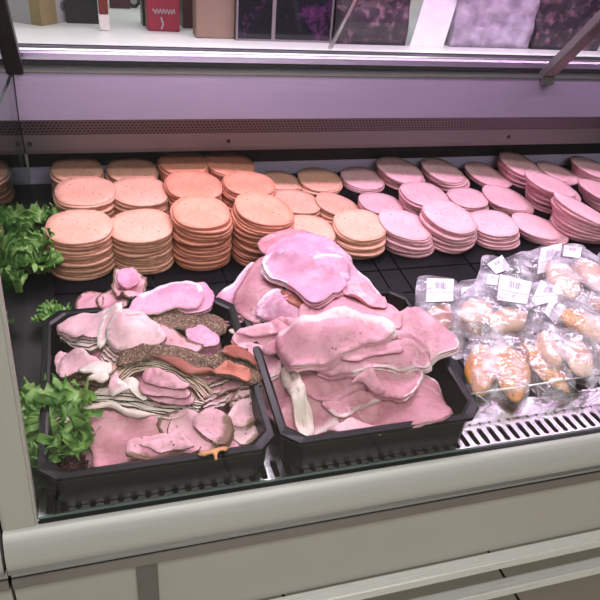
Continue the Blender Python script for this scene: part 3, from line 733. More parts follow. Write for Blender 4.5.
fan('ham_slice', [(112,372),(124,362),(140,357),(152,357)], [(98,382),(112,376),(128,368),(146,364)], 3, HL, .008, [M['cream'], M['crust']], 'creamy edge curling at the left end of the crust band', 'ham slice', 'creamy edges left of the crust band', depth=.03, thick=.003)
# crust band and the red end
L([(116,364),(123,351),(142,345),(165,344),(190,350),(214,353),(236,351),(252,361),(262,376),(255,384),(238,378),(215,376),(196,374),(176,362),(152,357),(130,364)], 13, 'long pepper crusted slice arching across the middle of the pile', [M['crust'], M['crust_grey']], thick=.005, ripple=.003)
L([(152,358),(164,356),(182,360),(198,368),(216,370),(204,374),(190,374),(172,365)], 16, 'red meat edge showing below the long crusted slice', [M['beef'], M['beef']], lift=.002)
L([(212,372),(220,366),(230,363),(243,367),(252,376),(247,383),(234,378),(222,376)], 18, 'orange red slice end at the right of the crust band', [M['redham'], M['crust']], lift=.003, ripple=.003)
L([(222,352),(234,347),(248,352),(258,366),(250,364),(238,358)], 17, 'reddish browned rim above the orange red slice end', [M['beef'], M['crust']], lift=.002, ripple=.003)
# right-hand scales
L([(230,408),(236,392),(247,384),(256,392),(258,404),(246,410)], 4, 'pale slice at the top of the overlapping row by the tray rim', LPC, lift=.002, under=2)
L([(226,424),(232,408),(246,400),(258,404),(261,415),(250,424),(238,428)], 6, 'pale slice second down in the row by the tray rim', LPC, fat=(3, 5), fatw=.008, lift=.002, under=2)
L([(234,440),(238,424),(250,414),(261,417),(260,432),(252,443),(242,446)], 3, 'pale slice lowest in the row by the tray rim', LPC, fat=(3, 5), fatw=.008, lift=.002, under=2)
L([(212,446),(220,436),(234,440),(242,447),(234,453),(220,455)], 4, 'small slice with a creamy edge at the front right corner', LHC, lift=.002)
# front row
L([(80,420),(90,413),(110,411),(140,415),(162,424),(172,440),(166,456),(145,463),(122,466),(97,469),(92,452),(86,436)], 3, 'large fibrous pink slice at the front beside the lettuce', [M['ham_fiber'], M['ham_edge']], lift=.001, ripple=.001, under=1)
L([(157,426),(164,416),(176,411),(186,420),(182,436),(170,440)], 5, 'narrow slice edge behind the overlapping front slices', LHC, lift=.002)
L([(168,436),(172,420),(186,410),(202,418),(212,432),(216,448),(206,454),(188,450),(174,446)], 7, 'pink slice with a dark specked edge, left of two at the front', LHC, lift=.003, fat=(4, 6), fatw=.006, under=2)
L([(192,424),(203,412),(220,411),(231,420),(232,434),(224,446),(212,442),(200,434)], 9, 'pink slice with a wide white rim near the front right', LHC, lift=.003, fat=(3, 5), fatw=.014, under=2)
L([(126,451),(130,442),(150,438),(176,436),(196,446),(199,453),(176,459),(148,463),(130,460)], 9, 'rolled slice with a white lower rim at the front edge of its tray', LHC, lift=.005, fat=(6, 8), fatw=.014, ripple=.003)
L([(140,446),(160,440),(178,440),(194,448),(176,452),(156,452)], 14, 'inner fold of the rolled slice at the front edge', LH, lift=.003, fat=None)
sheet('fat_scrap', [(197,454),(207,450),(218,448),(228,447),(226,450),(218,451),(217,458),(214,458),(213,452),(204,455)], HL, .022, [M['orange_fat'], M['orange_fat']], 'orange scrap of fat hanging over the front tray rim', 'scrap', None)

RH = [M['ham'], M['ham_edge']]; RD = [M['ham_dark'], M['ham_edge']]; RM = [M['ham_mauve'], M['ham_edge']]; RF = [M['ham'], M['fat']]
def Rr(px, lv, label, mats=None, **k): return sheet('ham_slice', px, HR, lv*d, mats or RH, label, 'ham slice', 'slices in the plain ham tray', **k)
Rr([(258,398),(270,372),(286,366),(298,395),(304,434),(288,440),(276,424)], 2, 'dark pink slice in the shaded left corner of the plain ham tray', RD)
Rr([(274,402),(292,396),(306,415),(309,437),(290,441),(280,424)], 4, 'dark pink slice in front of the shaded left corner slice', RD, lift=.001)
Rr([(200,322),(212,307),(224,291),(240,275),(252,264),(258,270),(248,290),(249,308),(242,318),(218,325)], 2, 'mauve slice sloping down at the back left of the plain ham', RM, fat=(2, 4), fatw=.006, lift=.003)
Rr([(206,322),(222,318),(240,314),(249,316),(244,322),(222,327)], 0, 'slice edge under the sloping mauve slice', RM)
Rr([(233,308),(238,288),(252,266),(268,256),(282,270),(280,292),(264,312),(258,324),(244,318)], 5, 'mauve slice standing against the rear mound on its left', [M['ham_dark'], M['ham_edge']], lift=.002, under=1)
Rr([(258,244),(268,236),(285,231),(304,232),(318,240),(300,246),(276,252),(262,254)], 5, 'brownish slice edge at the very back of the plain ham', RD, lift=.003)
Rr([(268,262),(268,248),(284,238),(302,234),(326,238),(342,250),(352,264),(330,276),(298,268)], 8, 'pale slice draped over the back of the rear mound', RM, lift=.002)
Rr([(322,268),(330,257),(346,256),(360,274),(374,288),(384,299),(379,303),(364,293),(346,284),(332,290)], 10, 'long slice flap pointing right off the rear mound', RM, lift=.002, fat=(3, 5), fatw=.004)
Rr([(312,262),(322,255),(340,256),(350,270),(346,284),(330,282)], 12, 'mauve slice on the right shoulder of the rear mound', RM, lift=.002, fat=(0, 2), fatw=.005)
Rr([(282,290),(298,292),(316,304),(312,312),(296,306),(286,300)], 9, 'red fold shaded beneath the big slice of the rear mound', [M['beef'], M['beef']])
Rr([(256,316),(258,304),(270,292),(285,290),(302,298),(316,305),(304,318),(288,323),(270,322)], 8, 'mauve slice below the big slice of the rear mound', RM, lift=.003, fat=(1, 3), fatw=.005, under=1)
Rr([(262,264),(270,255),(290,252),(312,259),(336,272),(347,282),(340,292),(322,302),(302,297),(284,284),(268,276)], 15, 'big mauve slice crowning the rear mound with a pale left rim', RM, lift=.004, fat=(9, 1), fatw=.007, ripple=.002, under=2)
# left middle
Rr([(240,360),(252,352),(266,350),(282,370),(272,378),(256,384),(249,381)], 5, 'bright slice hanging toward the divider between the trays', RH, lift=.003, fat=(4, 5), fatw=.003, under=1)
Rr([(232,340),(240,331),(262,326),(284,318),(296,324),(290,340),(272,350),(254,350),(240,348)], 9, 'bright folded slice left of the large front slice', RH, lift=.003, under=2)
Rr([(236,334),(250,328),(276,322),(290,330),(268,336),(250,338)], 13, 'upper fold lying on the bright folded slice', RH, lift=.004)
Rr([(236,350),(244,344),(258,345),(262,352),(256,358),(246,359)], 12, 'small tongue of ham under the bright folded slice', RH, lift=.003)
Rr([(262,352),(276,340),(294,330),(300,340),(284,352),(272,356)], 14, 'slice joining the folded slice to the large front slice', RH, lift=.002)
# front mound, top
Rr([(300,308),(316,298),(340,290),(362,292),(386,304),(402,318),(396,330),(370,324),(345,314),(320,316),(302,322)], 10, 'bright pink slice over the crest between the two mounds', RH, lift=.002, under=2)
Rr([(340,290),(352,283),(368,288),(380,298),(386,308),(366,304),(350,298)], 12, 'reddish crumpled scrap behind the crest slice', [M['ham'], M['beef']], lift=.005, ripple=.005)
Rr([(392,320),(402,312),(416,309),(434,318),(450,332),(458,341),(456,350),(438,358),(428,364),(414,348),(396,338)], 9, 'pink slice spreading right toward the bagged chicken', RH, lift=.003, fat=(5, 8), fatw=.003, under=2)
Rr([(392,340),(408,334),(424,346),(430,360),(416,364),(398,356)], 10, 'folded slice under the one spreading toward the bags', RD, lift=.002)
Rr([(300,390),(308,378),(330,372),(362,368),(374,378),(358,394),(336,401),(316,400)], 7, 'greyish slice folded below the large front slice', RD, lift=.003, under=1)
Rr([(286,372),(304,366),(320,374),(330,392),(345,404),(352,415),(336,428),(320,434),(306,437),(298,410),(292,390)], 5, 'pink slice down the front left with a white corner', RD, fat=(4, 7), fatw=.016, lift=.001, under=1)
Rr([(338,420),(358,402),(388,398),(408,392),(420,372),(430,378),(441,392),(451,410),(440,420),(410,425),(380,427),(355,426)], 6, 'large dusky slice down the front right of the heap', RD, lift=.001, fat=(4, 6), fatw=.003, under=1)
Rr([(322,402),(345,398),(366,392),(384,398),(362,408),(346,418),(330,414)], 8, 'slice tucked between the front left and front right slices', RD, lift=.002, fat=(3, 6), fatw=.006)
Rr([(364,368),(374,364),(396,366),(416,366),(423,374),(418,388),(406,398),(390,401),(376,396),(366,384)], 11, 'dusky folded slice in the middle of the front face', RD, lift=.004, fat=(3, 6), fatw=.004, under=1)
Rr([(350,388),(364,372),(371,366),(376,378),(386,392),(378,396),(362,384)], 14, 'twisted fold edge in the centre of the front face', RH, lift=.004)
Rr([(316,370),(340,362),(378,346),(408,342),(424,352),(430,367),(412,370),(380,369),(356,374),(336,377)], 13, 'mid slice with a white lower rim under the large front slice', RH, lift=.004, fat=(5, 8), fatw=.006, under=2)
Rr([(340,358),(366,346),(394,342),(404,352),(376,356),(356,362)], 16, 'red rimmed slice between the mid slice and large front slice', [M['ham'], M['beef']], lift=.002)
Rr([(276,348),(280,332),(300,318),(325,312),(356,312),(382,318),(394,326),(392,335),(370,345),(340,358),(316,366),(298,366),(283,360)], 19, 'largest front slice with a white fat band along its top', RF, lift=.003, fat=(1, 6), fatw=.013, ripple=.0015, under=2)
Rr([(281,372),(288,366),(296,372),(304,400),(310,434),(303,437),(293,408)], 9, 'upright pale fat rind at the left of the front face', [M['fat'], M['fat']], lift=.002, ripple=.004)
Rr([(290,372),(297,370),(306,392),(313,420),(313,436),(308,436),(300,402)], 8, 'second pale rind edge beside the upright rind', [M['fat'], M['ham_edge']], lift=.001, ripple=.003)
Rr([(326,431),(340,424),(352,419),(364,424),(380,428),(388,431),(380,434),(368,431),(356,430),(342,432)], 10, 'curled pink and white trimming at the front rim of the tray', [M['ham_pale'], M['fat']], lift=.002, fat=(4, 7), fatw=.005, ripple=.002)
sheet('fat_scrap', [(229,331),(232,328),(240,332),(244,334),(240,336),(233,333)], HR, .004, [M['fat'], M['fat']], 'small white scrap in the gap left of the folded ham', 'scrap', None)
# ------------------------------------------------------------------ stacks of luncheon slices
PITCH = .0045
def slice_mesh(name, seed, mats, T=.0043, aspect=1.0, pw=2.3):
    rnd = random.Random(seed); N = 40; R = 4
    ph = [rnd.uniform(0, 6.28) for _ in range(4)]
    vs = []; fs = []; mi = []
    def prof(th): 
        c, s = cos(th), sin(th)
        r = (abs(c)**pw+abs(s)**pw)**(-1/pw)
        return r*(1+.012*sin(2*th+ph[0])+.010*sin(3*th+ph[1])+.006*sin(7*th+ph[2]))
    def zz(x, y, q): return .0016*q*q*sin(2*atan2(y, x)+ph[3])+.0010*q*sin(5*atan2(y, x)+ph[2])-.0010*q**4
    for lay, dz in ((0, T/2), (1, -T/2)):
        vs.append((0, 0, dz))
        for r in range(1, R+1):
            q = r/R
            for k in range(N):
                th = 2*pi*k/N; p = prof(th)*q
                x, y = p*cos(th), p*sin(th)/aspect
                vs.append((x, y, dz+zz(x, y, q)))
    # rounded waist between the two faces
    for k in range(N):
        th = 2*pi*k/N; p = prof(th)*1.014
        vs.append((p*cos(th), p*sin(th)/aspect, zz(p*cos(th), p*sin(th), 1)))
    W = 1+R*N
    for lay in (0, 1):
        o = lay*W
        for k in range(N):
            j = (k+1) % N
            f = (o, o+1+k, o+1+j); fs.append(f if not lay else f[::-1]); mi.append(0)
            for r in range(R-1):
                a = o+1+r*N; f = (a+k, a+N+k, a+N+j, a+j); fs.append(f if not lay else f[::-1]); mi.append(0)
    o1 = 1+(R-1)*N; o2 = W+o1; ow = 2*W
    for k in range(N):
        j = (k+1) % N
        fs.append((o1+k, ow+k, ow+j, o1+j)); mi.append(1)
        fs.append((ow+k, o2+k, o2+j, ow+j)); mi.append(1)
    me = bpy.data.meshes.new(name); me.from_pydata(vs, [], fs)
    for p, q in zip(me.polygons, mi): p.material_index = q; p.use_smooth = q == 0
    for m_ in mats: me.materials.append(m_)
    return me
# unit discs scaled per slice, so their thickness is in units of the slice radius as well
KIND = {}
for c in ('peach', 'orange', 'pink'):
    KIND[c] = [slice_mesh('luncheon_slice', 31*i+len(c), [M['lun_'+c], M['ed_'+c]], 1.0) for i in range(5)]
    for me in KIND[c]:
        for v in me.vertices: pass
def fixmesh(me, T=.0043, R=.06):
    # thickness 1.0 was a placeholder: squeeze to the true ratio
    for v in me.vertices:
        base = .5 if v.co.z > .25 else (-.5 if v.co.z < -.25 else 0.)
        v.co.z = base*T/R + (v.co.z-base)
    for v in me.vertices: v.co.z = max(-.12, min(.12, v.co.z))
for c in KIND:
    for me in KIND[c]: fixmesh(me)
ORD = 'first second third fourth fifth sixth seventh eighth ninth tenth eleventh twelfth thirteenth'.split()
CN = {'peach': 'peach', 'orange': 'orange-pink', 'pink': 'pale pink'}
# u, v of the top slice's centre, its width in px, colour, slope to the right, slope to the back, length/width, turn, edge disorder
ROWS = [('front', 1.163, 99, [
  (79,225,66,'peach',.0,.15,1.0,0,1.2),(141,224,62,'peach',.0,.15,1.0,0,1.0),(201,211,60,'orange',-.03,.18,1.0,0,1.3),(264,208,61,'orange',-.14,.2,1.0,0,1.6),
  (310,227,52,'peach',-.08,.2,1.0,0,1.0),(360,223,52,'peach',.0,.2,1.0,0,2.0),(405,223,55,'pink',-.18,.2,1.0,-20,1.2),(450,214,52,'pink',-.10,.25,.9,25,1.8),
  (494,222,50,'pink',.02,.2,1.0,0,.9),(537,224,53,'pink',-.14,.2,1.15,-15,.9),(582,208,62,'pink',-.32,.15,1.15,-20,1.6)]),
 ('middle', 1.283, 7, [
  (85,189,58,'peach',.03,.18,1.05,0,1.8),(140,189,57,'peach',-.03,.18,1.0,0,1.0),(194,183,56,'orange',-.07,.18,1.0,0,1.6),(249,182,54,'orange',-.05,.2,1.05,0,1.5),
  (296,200,50,'peach',-.10,.2,1.1,0,1.0),(338,204,47,'peach',-.22,.2,1.0,-20,1.1),(381,202,46,'pink',-.08,.2,1.1,0,1.0),(425,192,49,'pink',-.07,.2,1.0,0,1.0),
  (468,197,42,'pink',-.02,.2,1.1,0,1.0),(506,196,49,'pink',-.12,.2,1.05,-10,.9),(551,182,54,'pink',-.20,.15,1.1,-15,1.5),(604,190,52,'pink',-.20,.15,1.0,0,1.6)]),
 ('back', 1.42, 5, [
  (77,168,50,'peach',-.02,.2,1.0,0,1.2),(132,169,49,'peach',-.02,.2,1.0,0,1.0),(184,160,50,'orange',.0,.2,1.0,0,1.2),(230,161,49,'orange',-.10,.2,1.0,0,1.0),
  (281,183,38,'peach',-.12,.2,1.0,0,1.0),(320,177,45,'peach',-.04,.2,1.0,0,1.0),(362,184,44,'pink',-.06,.2,1.0,0,1.0),(400,169,46,'pink',-.12,.25,.95,20,1.0),
  (443,168,44,'pink',-.14,.25,.95,20,1.0),(485,176,43,'pink',-.18,.25,.95,15,.9),(521,163,45,'pink',-.16,.25,.95,15,1.0),(556,171,40,'pink',-.2,.2,1.0,15,1.0),(592,166,46,'pink',-.22,.2,1.1,15,1.0)])]
hid_v = []; hid_f = []; hid_m = []; HM = ['peach', 'orange', 'pink']
budget = 0
for rn, ry, cap, lst in ROWS:
    for si, (u, v, w, c, sx, sy, asp, turn, dis) in enumerate(lst):
        rnd = random.Random(si*17+len(rn))
        top = aty(u, v, ry); dist = (top-CAM).dot(fw); rad = w/2*dist/F*.985
        base = deckz(ry)+.0006
        n = max(3, int((top.z-base)/PITCH))
        pos = ORD[si]
        grp = f'slices in the {pos} {rn} row stack'
        keep = min(n, cap); brk = rnd.randrange(3, max(4, n-1)); bo = (rnd.gauss(0, .003)*dis, rnd.gauss(0, .002)*dis)
        for k in range(n):              # k = 0 is the top slice
            f = 1-k/max(1, n-1)         # leaning eases to the deck's own slope at the bottom
            z = base+PITCH*(n-k-.5)
            ax = sx*f; ay = .15+(sy-.15)*f
            loc = Vector((top.x+rnd.gauss(0, .0014)*dis - (0 if c != 'pink' else .012*(1-f)*(-1 if sx < -.1 else 0)), top.y+rnd.gauss(0, .0014)*dis+(-.004*(1-f)), z))
            if k >= brk: loc.x += bo[0]; loc.y += bo[1]
            if k == 0: loc.x, loc.y = top.x, top.y
            rot = Matrix.Rotation(atan2(ay, 1)+rnd.gauss(0, .012)*dis, 4, 'X') @ Matrix.Rotation(-atan2(ax, 1)+rnd.gauss(0, .012)*dis, 4, 'Y') @ Matrix.Rotation(radians(turn)+rnd.choice((0, pi))+rnd.gauss(0, .06), 4, 'Z')
            me = KIND[c][rnd.randrange(5)]
            s = rad*(1+rnd.gauss(0, .010)*dis)
            mat = Matrix.Translation(loc) @ rot @ Matrix.Diagonal((s, s/asp, .06, 1))
            if k < keep:
                o = bpy.data.objects.new('luncheon_slice', me); COL.objects.link(o); o.matrix_world = mat
                if k == 0: tag(o, f'topmost {CN[c]} luncheon slice, {pos} stack from the lettuce in the {rn} row', 'luncheon slice', grp)
                else: tag(o, f'{CN[c]} luncheon slice below the top, {pos} {rn} row stack from the lettuce', 'luncheon slice', grp)
                budget += 1
            else:
                b = len(hid_v); hid_v += [tuple(mat @ q.co) for q in me.vertices]
                for p in me.polygons: hid_f.append([i+b for i in p.vertices]); hid_m.append(HM.index(c)*2+p.material_index)
me = bpy.data.meshes.new('luncheon_slices'); me.from_pydata(hid_v, [], hid_f)
for p, q in zip(me.polygons, hid_m): p.material_index = q
o = link('luncheon_slices', me, [x for c in HM for x in (M['lun_'+c], M['ed_'+c])])
tag(o, 'lower luncheon slices hidden in the middle and back row stacks', 'luncheon slice', None, 'stuff')
print('slices', budget)
# ------------------------------------------------------------------ bagged smoked chicken
def breast(p0, p1, wpx, base, mat, label, hgt=.6, seed=0, taper=.45):
    """one chicken breast lying between two image points on the plane base above the deck"""
    s = lambda x, y: deckz(y)+base+.012
    a, b = march(*p0, s), march(*p1, s)
    ax = (b-a); Lh = ax.length/2; c = (a+b)/2
    w = wpx*1.08*((c-CAM).dot(fw))/F/2; Lh *= 1.08
    h = w*hgt
    ax.normalize(); nrm = Vector((0, -.15, 1)).normalized(); bx_ = nrm.cross(ax).normalized(); nz = ax.cross(bx_)
    bm = bmesh.new(); bmesh.ops.create_uvsphere(bm, u_segments=28, v_segments=18, radius=1)
    for v in bm.verts:
        x, y, z = v.co.z, v.co.x, v.co.y
        k = 1-taper*max(0, x)**1.5+.12*min(0, x)
        q = c+ax*(x*Lh)+bx_*(y*w*k)+nz*(z*h*k*(1 if z > 0 else .75))
        q += noise.noise_vector(q*28+Vector((seed, 0, 0)))*.005+nz*(.004*noise.noise(q*60))
        q.z = max(q.z, deckz(q.y)+base+.0015) if base < .01 else q.z
        v.co = q
    bmesh.ops.recalc_face_normals(bm, faces=bm.faces)
    me = bpy.data.meshes.new('chicken_breast'); bm.to_mesh(me); bm.free()
    o = tag(link('chicken_breast', me, mat, None, True), label, 'chicken', 'smoked chicken pieces in bags')
    return (a, b, w, h, c)
def bag(px, base, lumps, label, labels=(), seed=0, puff=.006, wr=.004, tint=None):
    s0 = lambda x, y: deckz(y)+base
    P = [march(u, v, lambda x, y: deckz(y)+base+.004) for u, v in px]
    cur, _ = smooth_closed([Vector((p.x, p.y)) for p in P], .006)
    nb = len(cur); xs_ = [c.x for c in cur]; ys_ = [c.y for c in cur]
    def inside(x, y):
        r = False; j = nb-1
        for i in range(nb):
            if (ys_[i] > y) != (ys_[j] > y) and x < (xs_[j]-xs_[i])*(y-ys_[i])/(ys_[j]-ys_[i])+xs_[i]: r = not r
            j = i
        return r
    pts = list(cur); g = .0062; y = min(ys_)
    while y < max(ys_):
        x = min(xs_)
        while x < max(xs_):
            if inside(x, y) and min((c.x-x)**2+(c.y-y)**2 for c in cur) > (g*.6)**2: pts.append(Vector((x+random.uniform(-1,1)*.001, y+random.uniform(-1,1)*.001)))
            x += g
        y += g
    V2, E2, F2, *_r = delaunay_2d_cdt(pts, [(i, (i+1) % nb) for i in range(nb)], [], 1, 1e-6)
    def topz(x, y):
        de = min(sqrt((c.x-x)**2+(c.y-y)**2) for c in cur); e = min(1, de/.016)
        h = puff*e
        for (a, b, w, hh, c) in lumps:
            ab = Vector((b.x-a.x, b.y-a.y)); ap = Vector((x-a.x, y-a.y)); tt = max(.12, min(.88, ap.dot(ab)/ab.dot(ab)))
            q = Vector((a.x, a.y))+ab*tt; r = sqrt((q.x-x)**2+(q.y-y)**2)/(w*1.32)
            if r < 1.4: h = max(h, (c.z-(deckz(c.y)+base)+hh*1.12+.004)*max(0, 1-(r/1.4)**2)**.55)
        h += wr*noise.noise(Vector((x*55, y*38, seed)))*e+wr*.6*noise.noise(Vector((x*110, y*95, seed+4)))*e
        h = max(h, .0012)
        return deckz(y)+base+h*(1 if de > .0015 else .3)
    bm = bmesh.new(); T = []; Bt = []
    for p in V2:
        T.append(bm.verts.new((p.x, p.y, topz(p.x, p.y)))); Bt.append(bm.verts.new((p.x, p.y, deckz(p.y)+base+.0006)))
    for f in F2:
        if len(set(f)) < 3: continue
        try:
            a = bm.faces.new([T[i] for i in f]); a.normal_update()
            if a.normal.z < 0: a.normal_flip()
            b = bm.faces.new([Bt[i] for i in f]); b.normal_update()
            if b.normal.z > 0: b.normal_flip()
        except ValueError: pass
    for v in [v for v in bm.verts if not v.link_faces]: bm.verts.remove(v)
    bmesh.ops.remove_doubles(bm, verts=bm.verts, dist=.0001)
    me = bpy.data.meshes.new('chicken_bag'); bm.to_mesh(me); bm.free()
    o = tag(link('chicken_bag', me, M['film'], None, True), label, 'bag', 'clear bags of smoked chicken')
    for quad in labels:
        n = 7; vs = []; uvs = []
        for j in range(n):
            for i in range(n):
                a, b = i/(n-1), j/(n-1)
                top = Vector(quad[0]).lerp(Vector(quad[1]), a); bot = Vector(quad[3]).lerp(Vector(quad[2]), a); q = top.lerp(bot, b)
                p = march(q.x, q.y, lambda x, y: (topz(x, y) if inside(x, y) else deckz(y)+base+.003)+.0022)
                vs.append(p); uvs.append((a, 1-b))
        m2 = MB(); fs = [(j*n+i, j*n+i+1, (j+1)*n+i+1, (j+1)*n+i) for j in range(n-1) for i in range(n-1)]
        low = [Vector((p.x, p.y, p.z-.0005)) for p in vs]
        m2.add(vs+low, [f[::-1] for f in fs]+[tuple(i+n*n for i in f) for f in fs])
        me = bpy.data.meshes.new('printed_label'); me.from_pydata(m2.v, [], m2.f)
        ul = me.uv_layers.new(name='UVMap')
        for lp in me.loops: ul.data[lp.index].uv = uvs[lp.vertex_index % (n*n)]
        lo = link('printed_label', me, M['label'], o, True)
    return o
C1, C2, C3 = M['chicken'], M['chicken_brown'], M['chicken_pale']
# back left, brown piece with an upright label
l = [breast((440,300), (441,336), 26, .0, C2, 'brown chicken piece in the bag beside the right edge of the ham', .7, 1)]
bag([(417,280),(424,274),(440,275),(456,279),(464,296),(464,325),(468,350),(456,358),(446,350),(430,338),(416,318)], .0, l, 'clear bag with an upright barcode label beside the ham tray', [[(427,278),(454,279),(453,301),(426,302)]], 1)
l = [breast((466,318), (478,334), 20, .0, C2, 'chicken piece half hidden between the two left bags', .6, 2)]
bag([(458,284),(470,278),(488,280),(494,300),(490,330),(470,340),(458,322)], .0, l, 'clear bag with a small strip label behind the big centre bag', [[(462,287),(480,286),(479,296),(461,296)]], 2)
# far back, dark bag
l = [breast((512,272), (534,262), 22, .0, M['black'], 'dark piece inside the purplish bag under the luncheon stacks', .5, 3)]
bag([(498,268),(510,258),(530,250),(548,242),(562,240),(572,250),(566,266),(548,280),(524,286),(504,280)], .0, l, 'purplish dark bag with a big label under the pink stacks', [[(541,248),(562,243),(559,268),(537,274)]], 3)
l = [breast((552,264), (574,300), 30, .004, C3, 'pale chicken piece below the strip label at the back right', .7, 4), breast((578,262), (600,290), 28, .004, C3, 'pale chicken piece next to the right of the strip label bag', .7, 5)]
bag([(540,282),(552,262),(562,244),(584,244),(590,260),(610,268),(616,300),(600,314),(575,318),(552,306)], .002, l, 'bag with a white strip label holding two pale chicken pieces', [[(564,245),(582,247),(580,258),(563,256)]], 4)
l = [breast((604,262), (630,276), 20, .0, C3, 'chicken piece at the far right edge of the case', .6, 6)]
bag([(592,268),(598,258),(620,262),(640,280),(630,296),(606,288)], .0, l, 'bag cut by the picture edge, its label beside the back right pieces', [[(594,267),(610,271),(606,281),(592,277)]], 5)
# under layers at the front
l = [breast((524,344), (567,392), 26, .0, C1, 'long orange chicken breast under the middle front bag', .6, 7, .6)]
bag([(516,344),(530,336),(546,346),(566,376),(574,396),(560,402),(540,396),(524,376)], .0, l, 'clear bag slipping under the middle front bag', [], 6)
l = [breast((482,348), (479,397), 30, .0, C1, 'orange chicken breast at the front left, beside the ham tray corner', .6, 8, .35), breast((506,346), (516,400), 34, .0, C1, 'orange chicken breast second from the ham tray corner', .6, 9, .35)]
bag([(464,352),(470,342),(490,339),(524,338),(528,368),(529,394),(522,408),(508,404),(494,400),(478,403),(468,392)], .0, l, 'front left bag holding two whole orange chicken breasts', [], 7)
l = [breast((562,312), (612,340), 30, .016, C1, 'orange chicken breast lying crosswise at the right edge', .6, 10, .2), breast((588,300), (622,316), 22, .012, C2, 'browned chicken piece behind the crosswise breast', .6, 11)]
bag([(548,322),(556,308),(580,298),(606,304),(630,320),(626,350),(606,352),(584,346),(562,334)], .014, l, 'clear bag with the crosswise orange breast at the right edge', [], 8)
l = [breast((600,352), (640,372), 28, .0, C1, 'chicken breast mostly past the right edge of the picture', .6, 14)]
bag([(588,352),(606,344),(640,356),(650,384),(620,392),(594,376)], .0, l, 'bag mostly past the right edge behind the wire rail', [], 9)
l = [breast((543,334), (556,368), 26, .014, C3, 'yellowish chicken piece on the left in the middle front bag', .65, 12, .2), breast((572,342), (584,376), 28, .014, C3, 'yellowish chicken piece on the right in the middle front bag', .65, 13, .2)]
bag([(534,340),(544,329),(562,330),(586,338),(598,352),(600,374),(592,388),(584,384),(562,378),(544,372),(536,356)], .012, l, 'middle front bag with two yellowish pieces against the wire rail', [], 10)
# the big centre bag and its neighbour of labels on top
bag([(520,300),(530,284),(548,278),(566,288),(572,304),(560,320),(544,328),(526,322)], .012, [], 'flat clear bag corner carrying two slanted labels', [[(541,280),(561,288),(556,300),(528,308),],[(552,296),(568,310),(553,322),(544,312)]], 11, .010)
l = [breast((468,322), (484,302), 28, .012, C3, 'pale chicken piece on the left in the big centre bag', .6, 15, .3), breast((494,328), (524,312), 28, .012, C3, 'pale chicken piece on the right in the big centre bag', .6, 16, .3)]
bag([(446,318),(458,302),(472,286),(480,268),(484,254),(504,258),(524,280),(538,300),(544,322),(530,336),(508,343),(486,342),(462,334)], .012, l, 'big clear bag in the centre with barcode labels and two pale pieces',
    [[(500,274),(532,282),(527,304),(497,300)], [(487,264),(502,255),(511,268),(496,274)], [(488,274),(499,275),(497,285),(486,284)]], 12)
# wire rail holding the bags back from the grille
wr = empty('wire_rail', atz(470, 396, .89)); tag(wr, 'thin wire rail holding the chicken bags back from the grille', 'rail')
a = atz(464, 395, .886); b = atz(600, 375, .886); dv = (b-a).normalized(); e = a+dv*.42
m = MB(); m.tube([a, e], .0014, 8); m.build('top_wire', M['alu'], wr, True)
a2 = atz(474, 407, .8495); dv2 = (atz(600, 391, .8495)-a2).normalized(); e2 = a2+dv2*.40
m = MB(); m.tube([a2, e2], .0014, 8); m.build('lower_wire', M['alu'], wr, True)
for i in range(8):
    q = a+dv*(.02+.056*i); q1 = a2+dv2*max(0, (q-a).length-.012); q2 = a2+dv2*((q-a).length+.012)
    m = MB(); m.tube([q1, q, q2], .0011, 6); m.build('brace', M['alu'], wr, True)
# ------------------------------------------------------------------ curly lettuce
def lettuce(name, base, dirs, label, seed, Ls=.10, mat=None, wide=.45):
    vs = []; fs = []; rib = []
    rnd = random.Random(seed)
    for li, (az, el, Lf) in enumerate(dirs):
        L_ = Ls*Lf; NU, NV = 64, 40
        a = radians(az); h = Vector((cos(a), sin(a), 0)); side = Vector((-sin(a), cos(a), 0)); upv = Vector((0, 0, 1))
        e0 = radians(el); b = len(vs); p = Vector(base)+Vector((rnd.uniform(-.01, .01), rnd.uniform(-.01, .01), 0)); ph = rnd.uniform(0, 6)
        for i in range(NU+1):
            s = i/NU; e = e0-s*s*radians(75)
            d_ = h*cos(e)+upv*sin(e); nrm = upv*cos(e)-h*sin(e)
            if i: p = p+d_*(L_/NU)
            w = L_*wide*(sin(pi*min(1, s*.93+.05))**.75)
            for j in range(NV+1):
                t_ = j/NV*2-1; q = abs(t_)
                fr = 1+.20*sin(s*34+ph+(3 if t_ > 0 else 0))*q+.16*sin(s*88+ph)*q**2
                off = L_*(q**1.5*.11*sin(s*32+ph+t_*2)+q**3*.10*sin(s*86+ph*2+t_*5)+q**4*.05*sin(s*170+t_*9))
                off += q*q*L_*.16
                vs.append(p+side*(t_*w*fr)+nrm*off+d_*(L_*(.05*q*sin(s*45+t_*4)+.07*q**3*cos(s*100+t_*6))))
                rib.append(max(0, 1-q*9)*(1-s*.6))
        for i in range(NU):
            for j in range(NV):
                k = b+i*(NV+1)+j; fs.append((k, k+1, k+NV+2, k+NV+1))
    me = bpy.data.meshes.new(name); me.from_pydata(vs, [], fs)
    at = me.attributes.new('rib', 'FLOAT', 'POINT')
    for i, r in enumerate(rib): at.data[i].value = r
    return tag(link(name, me, mat or M['leaf'], None, True), label, 'lettuce', 'curly lettuce garnish')
lettuce('curly_lettuce', (-.100, .706, .868), [(78, 42, .95), (25, 38, .8), (-30, 40, .75), (92, 55, .95), (50, 65, 1.), (-10, 60, .85), (85, 75, .7), (-70, 50, .6), (45, 25, .9)], 'bright curly lettuce at the front left beside the peppered ham', 3, .098)
lettuce('curly_lettuce', (-.120, 1.13, .925), [(20, 65, .8), (80, 70, .9), (-60, 60, .8), (-88, 55, .8), (90, 65, .8), (-20, 80, .9)], 'dark curly lettuce in shade left of the first luncheon stacks', 11, .082)
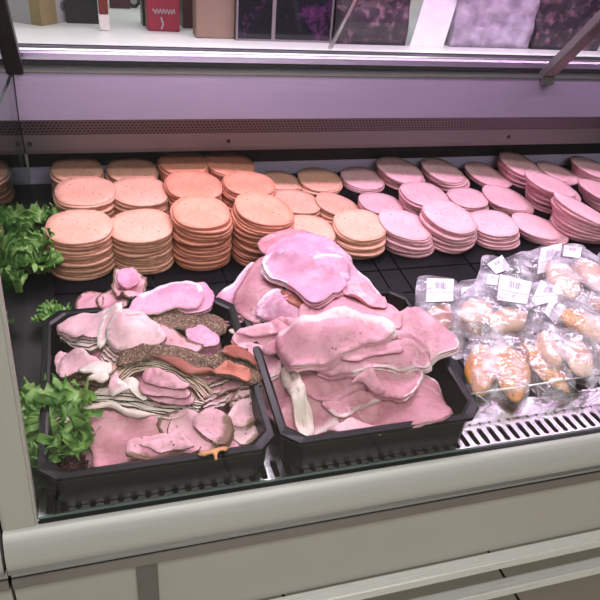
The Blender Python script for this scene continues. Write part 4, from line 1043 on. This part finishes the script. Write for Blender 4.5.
lettuce('curly_lettuce', (-.116, .985, .902), [(15, 35, .8), (-40, 40, .6), (60, 55, .6)], 'single lettuce sprig by the end glass behind the tray', 15, .06)
lettuce('curly_lettuce', (-.122, 1.25, .94), [(10, 70, .8), (-60, 65, .9), (80, 70, .8)], 'dark lettuce clump deepest in the left corner of the case', 19, .075)
lettuce('curly_lettuce', (-.225, 1.03, .91), [(-20, 55, 1.), (-70, 55, 1.), (40, 60, 1.), (100, 55, 1.), (-120, 50, .8), (10, 80, 1.), (-45, 75, .9)], 'pale lettuce seen through the end glass at the picture edge', 23, .10)
lettuce('curly_lettuce', (-.215, 1.18, .93), [(-20, 55, 1.), (-70, 55, 1.), (40, 60, 1.), (10, 80, 1.), (-100, 75, .9)], 'lettuce farther back beyond the end glass', 29, .09)
lettuce('red_lettuce', (-.070, .668, .866), [(20, 30, .5), (80, 40, .5), (140, 40, .4)], 'dark red lettuce scrap under the bright front lettuce', 31, .06, M['leaf_red'])
# ------------------------------------------------------------------ light
def area(name, loc, target, sx, sy, power, col):
    l = bpy.data.lights.new(name, 'AREA'); l.shape = 'RECTANGLE'; l.size = sx; l.size_y = sy; l.energy = power; l.color = col
    o = bpy.data.objects.new(name, l); COL.objects.link(o); o.location = loc
    o.rotation_euler = (Vector(target)-Vector(loc)).to_track_quat('-Z', 'Y').to_euler(); return o
area('case_lamp', ((XL+XR)/2, 1.18, 1.635), ((XL+XR)/2, 1.14, .9), 1.8, .05, 12.5, (1.0, .70, .98))
area('overhead_light', (.4, -.3, 2.95), (.4, -.2, 0), 2.4, .5, 30, (1.0, .99, .96))
area('overhead_light', (.4, -1.9, 2.95), (.4, -1.2, .3), 2.4, .8, 54, (1.0, .99, .96))  # fill light added to brighten the front rail and panel
area('overhead_light', (.2, .95, 2.95), (.2, .95, 0), 2.4, .3, 10, (.98, .98, 1.0))
area('overhead_light', (.4, 2.3, 2.95), (.4, 2.2, 0), 2.4, .4, 22, (.97, 1.0, 1.0))
w = bpy.data.worlds.new('World'); S.world = w; w.use_nodes = True
w.node_tree.nodes['Background'].inputs[0].default_value = (.8, .82, .85, 1); w.node_tree.nodes['Background'].inputs[1].default_value = .15
S.view_settings.view_transform = 'Standard'; S.view_settings.look = 'None'; S.view_settings.gamma = 1; S.view_settings.use_curve_mapping = False
S.view_settings.exposure = 0.0
S.cycles.max_bounces = 10; S.cycles.transparent_max_bounces = 24; S.cycles.sample_clamp_indirect = 4; S.cycles.caustics_reflective = False; S.cycles.caustics_refractive = False
S.cycles.use_denoising = True
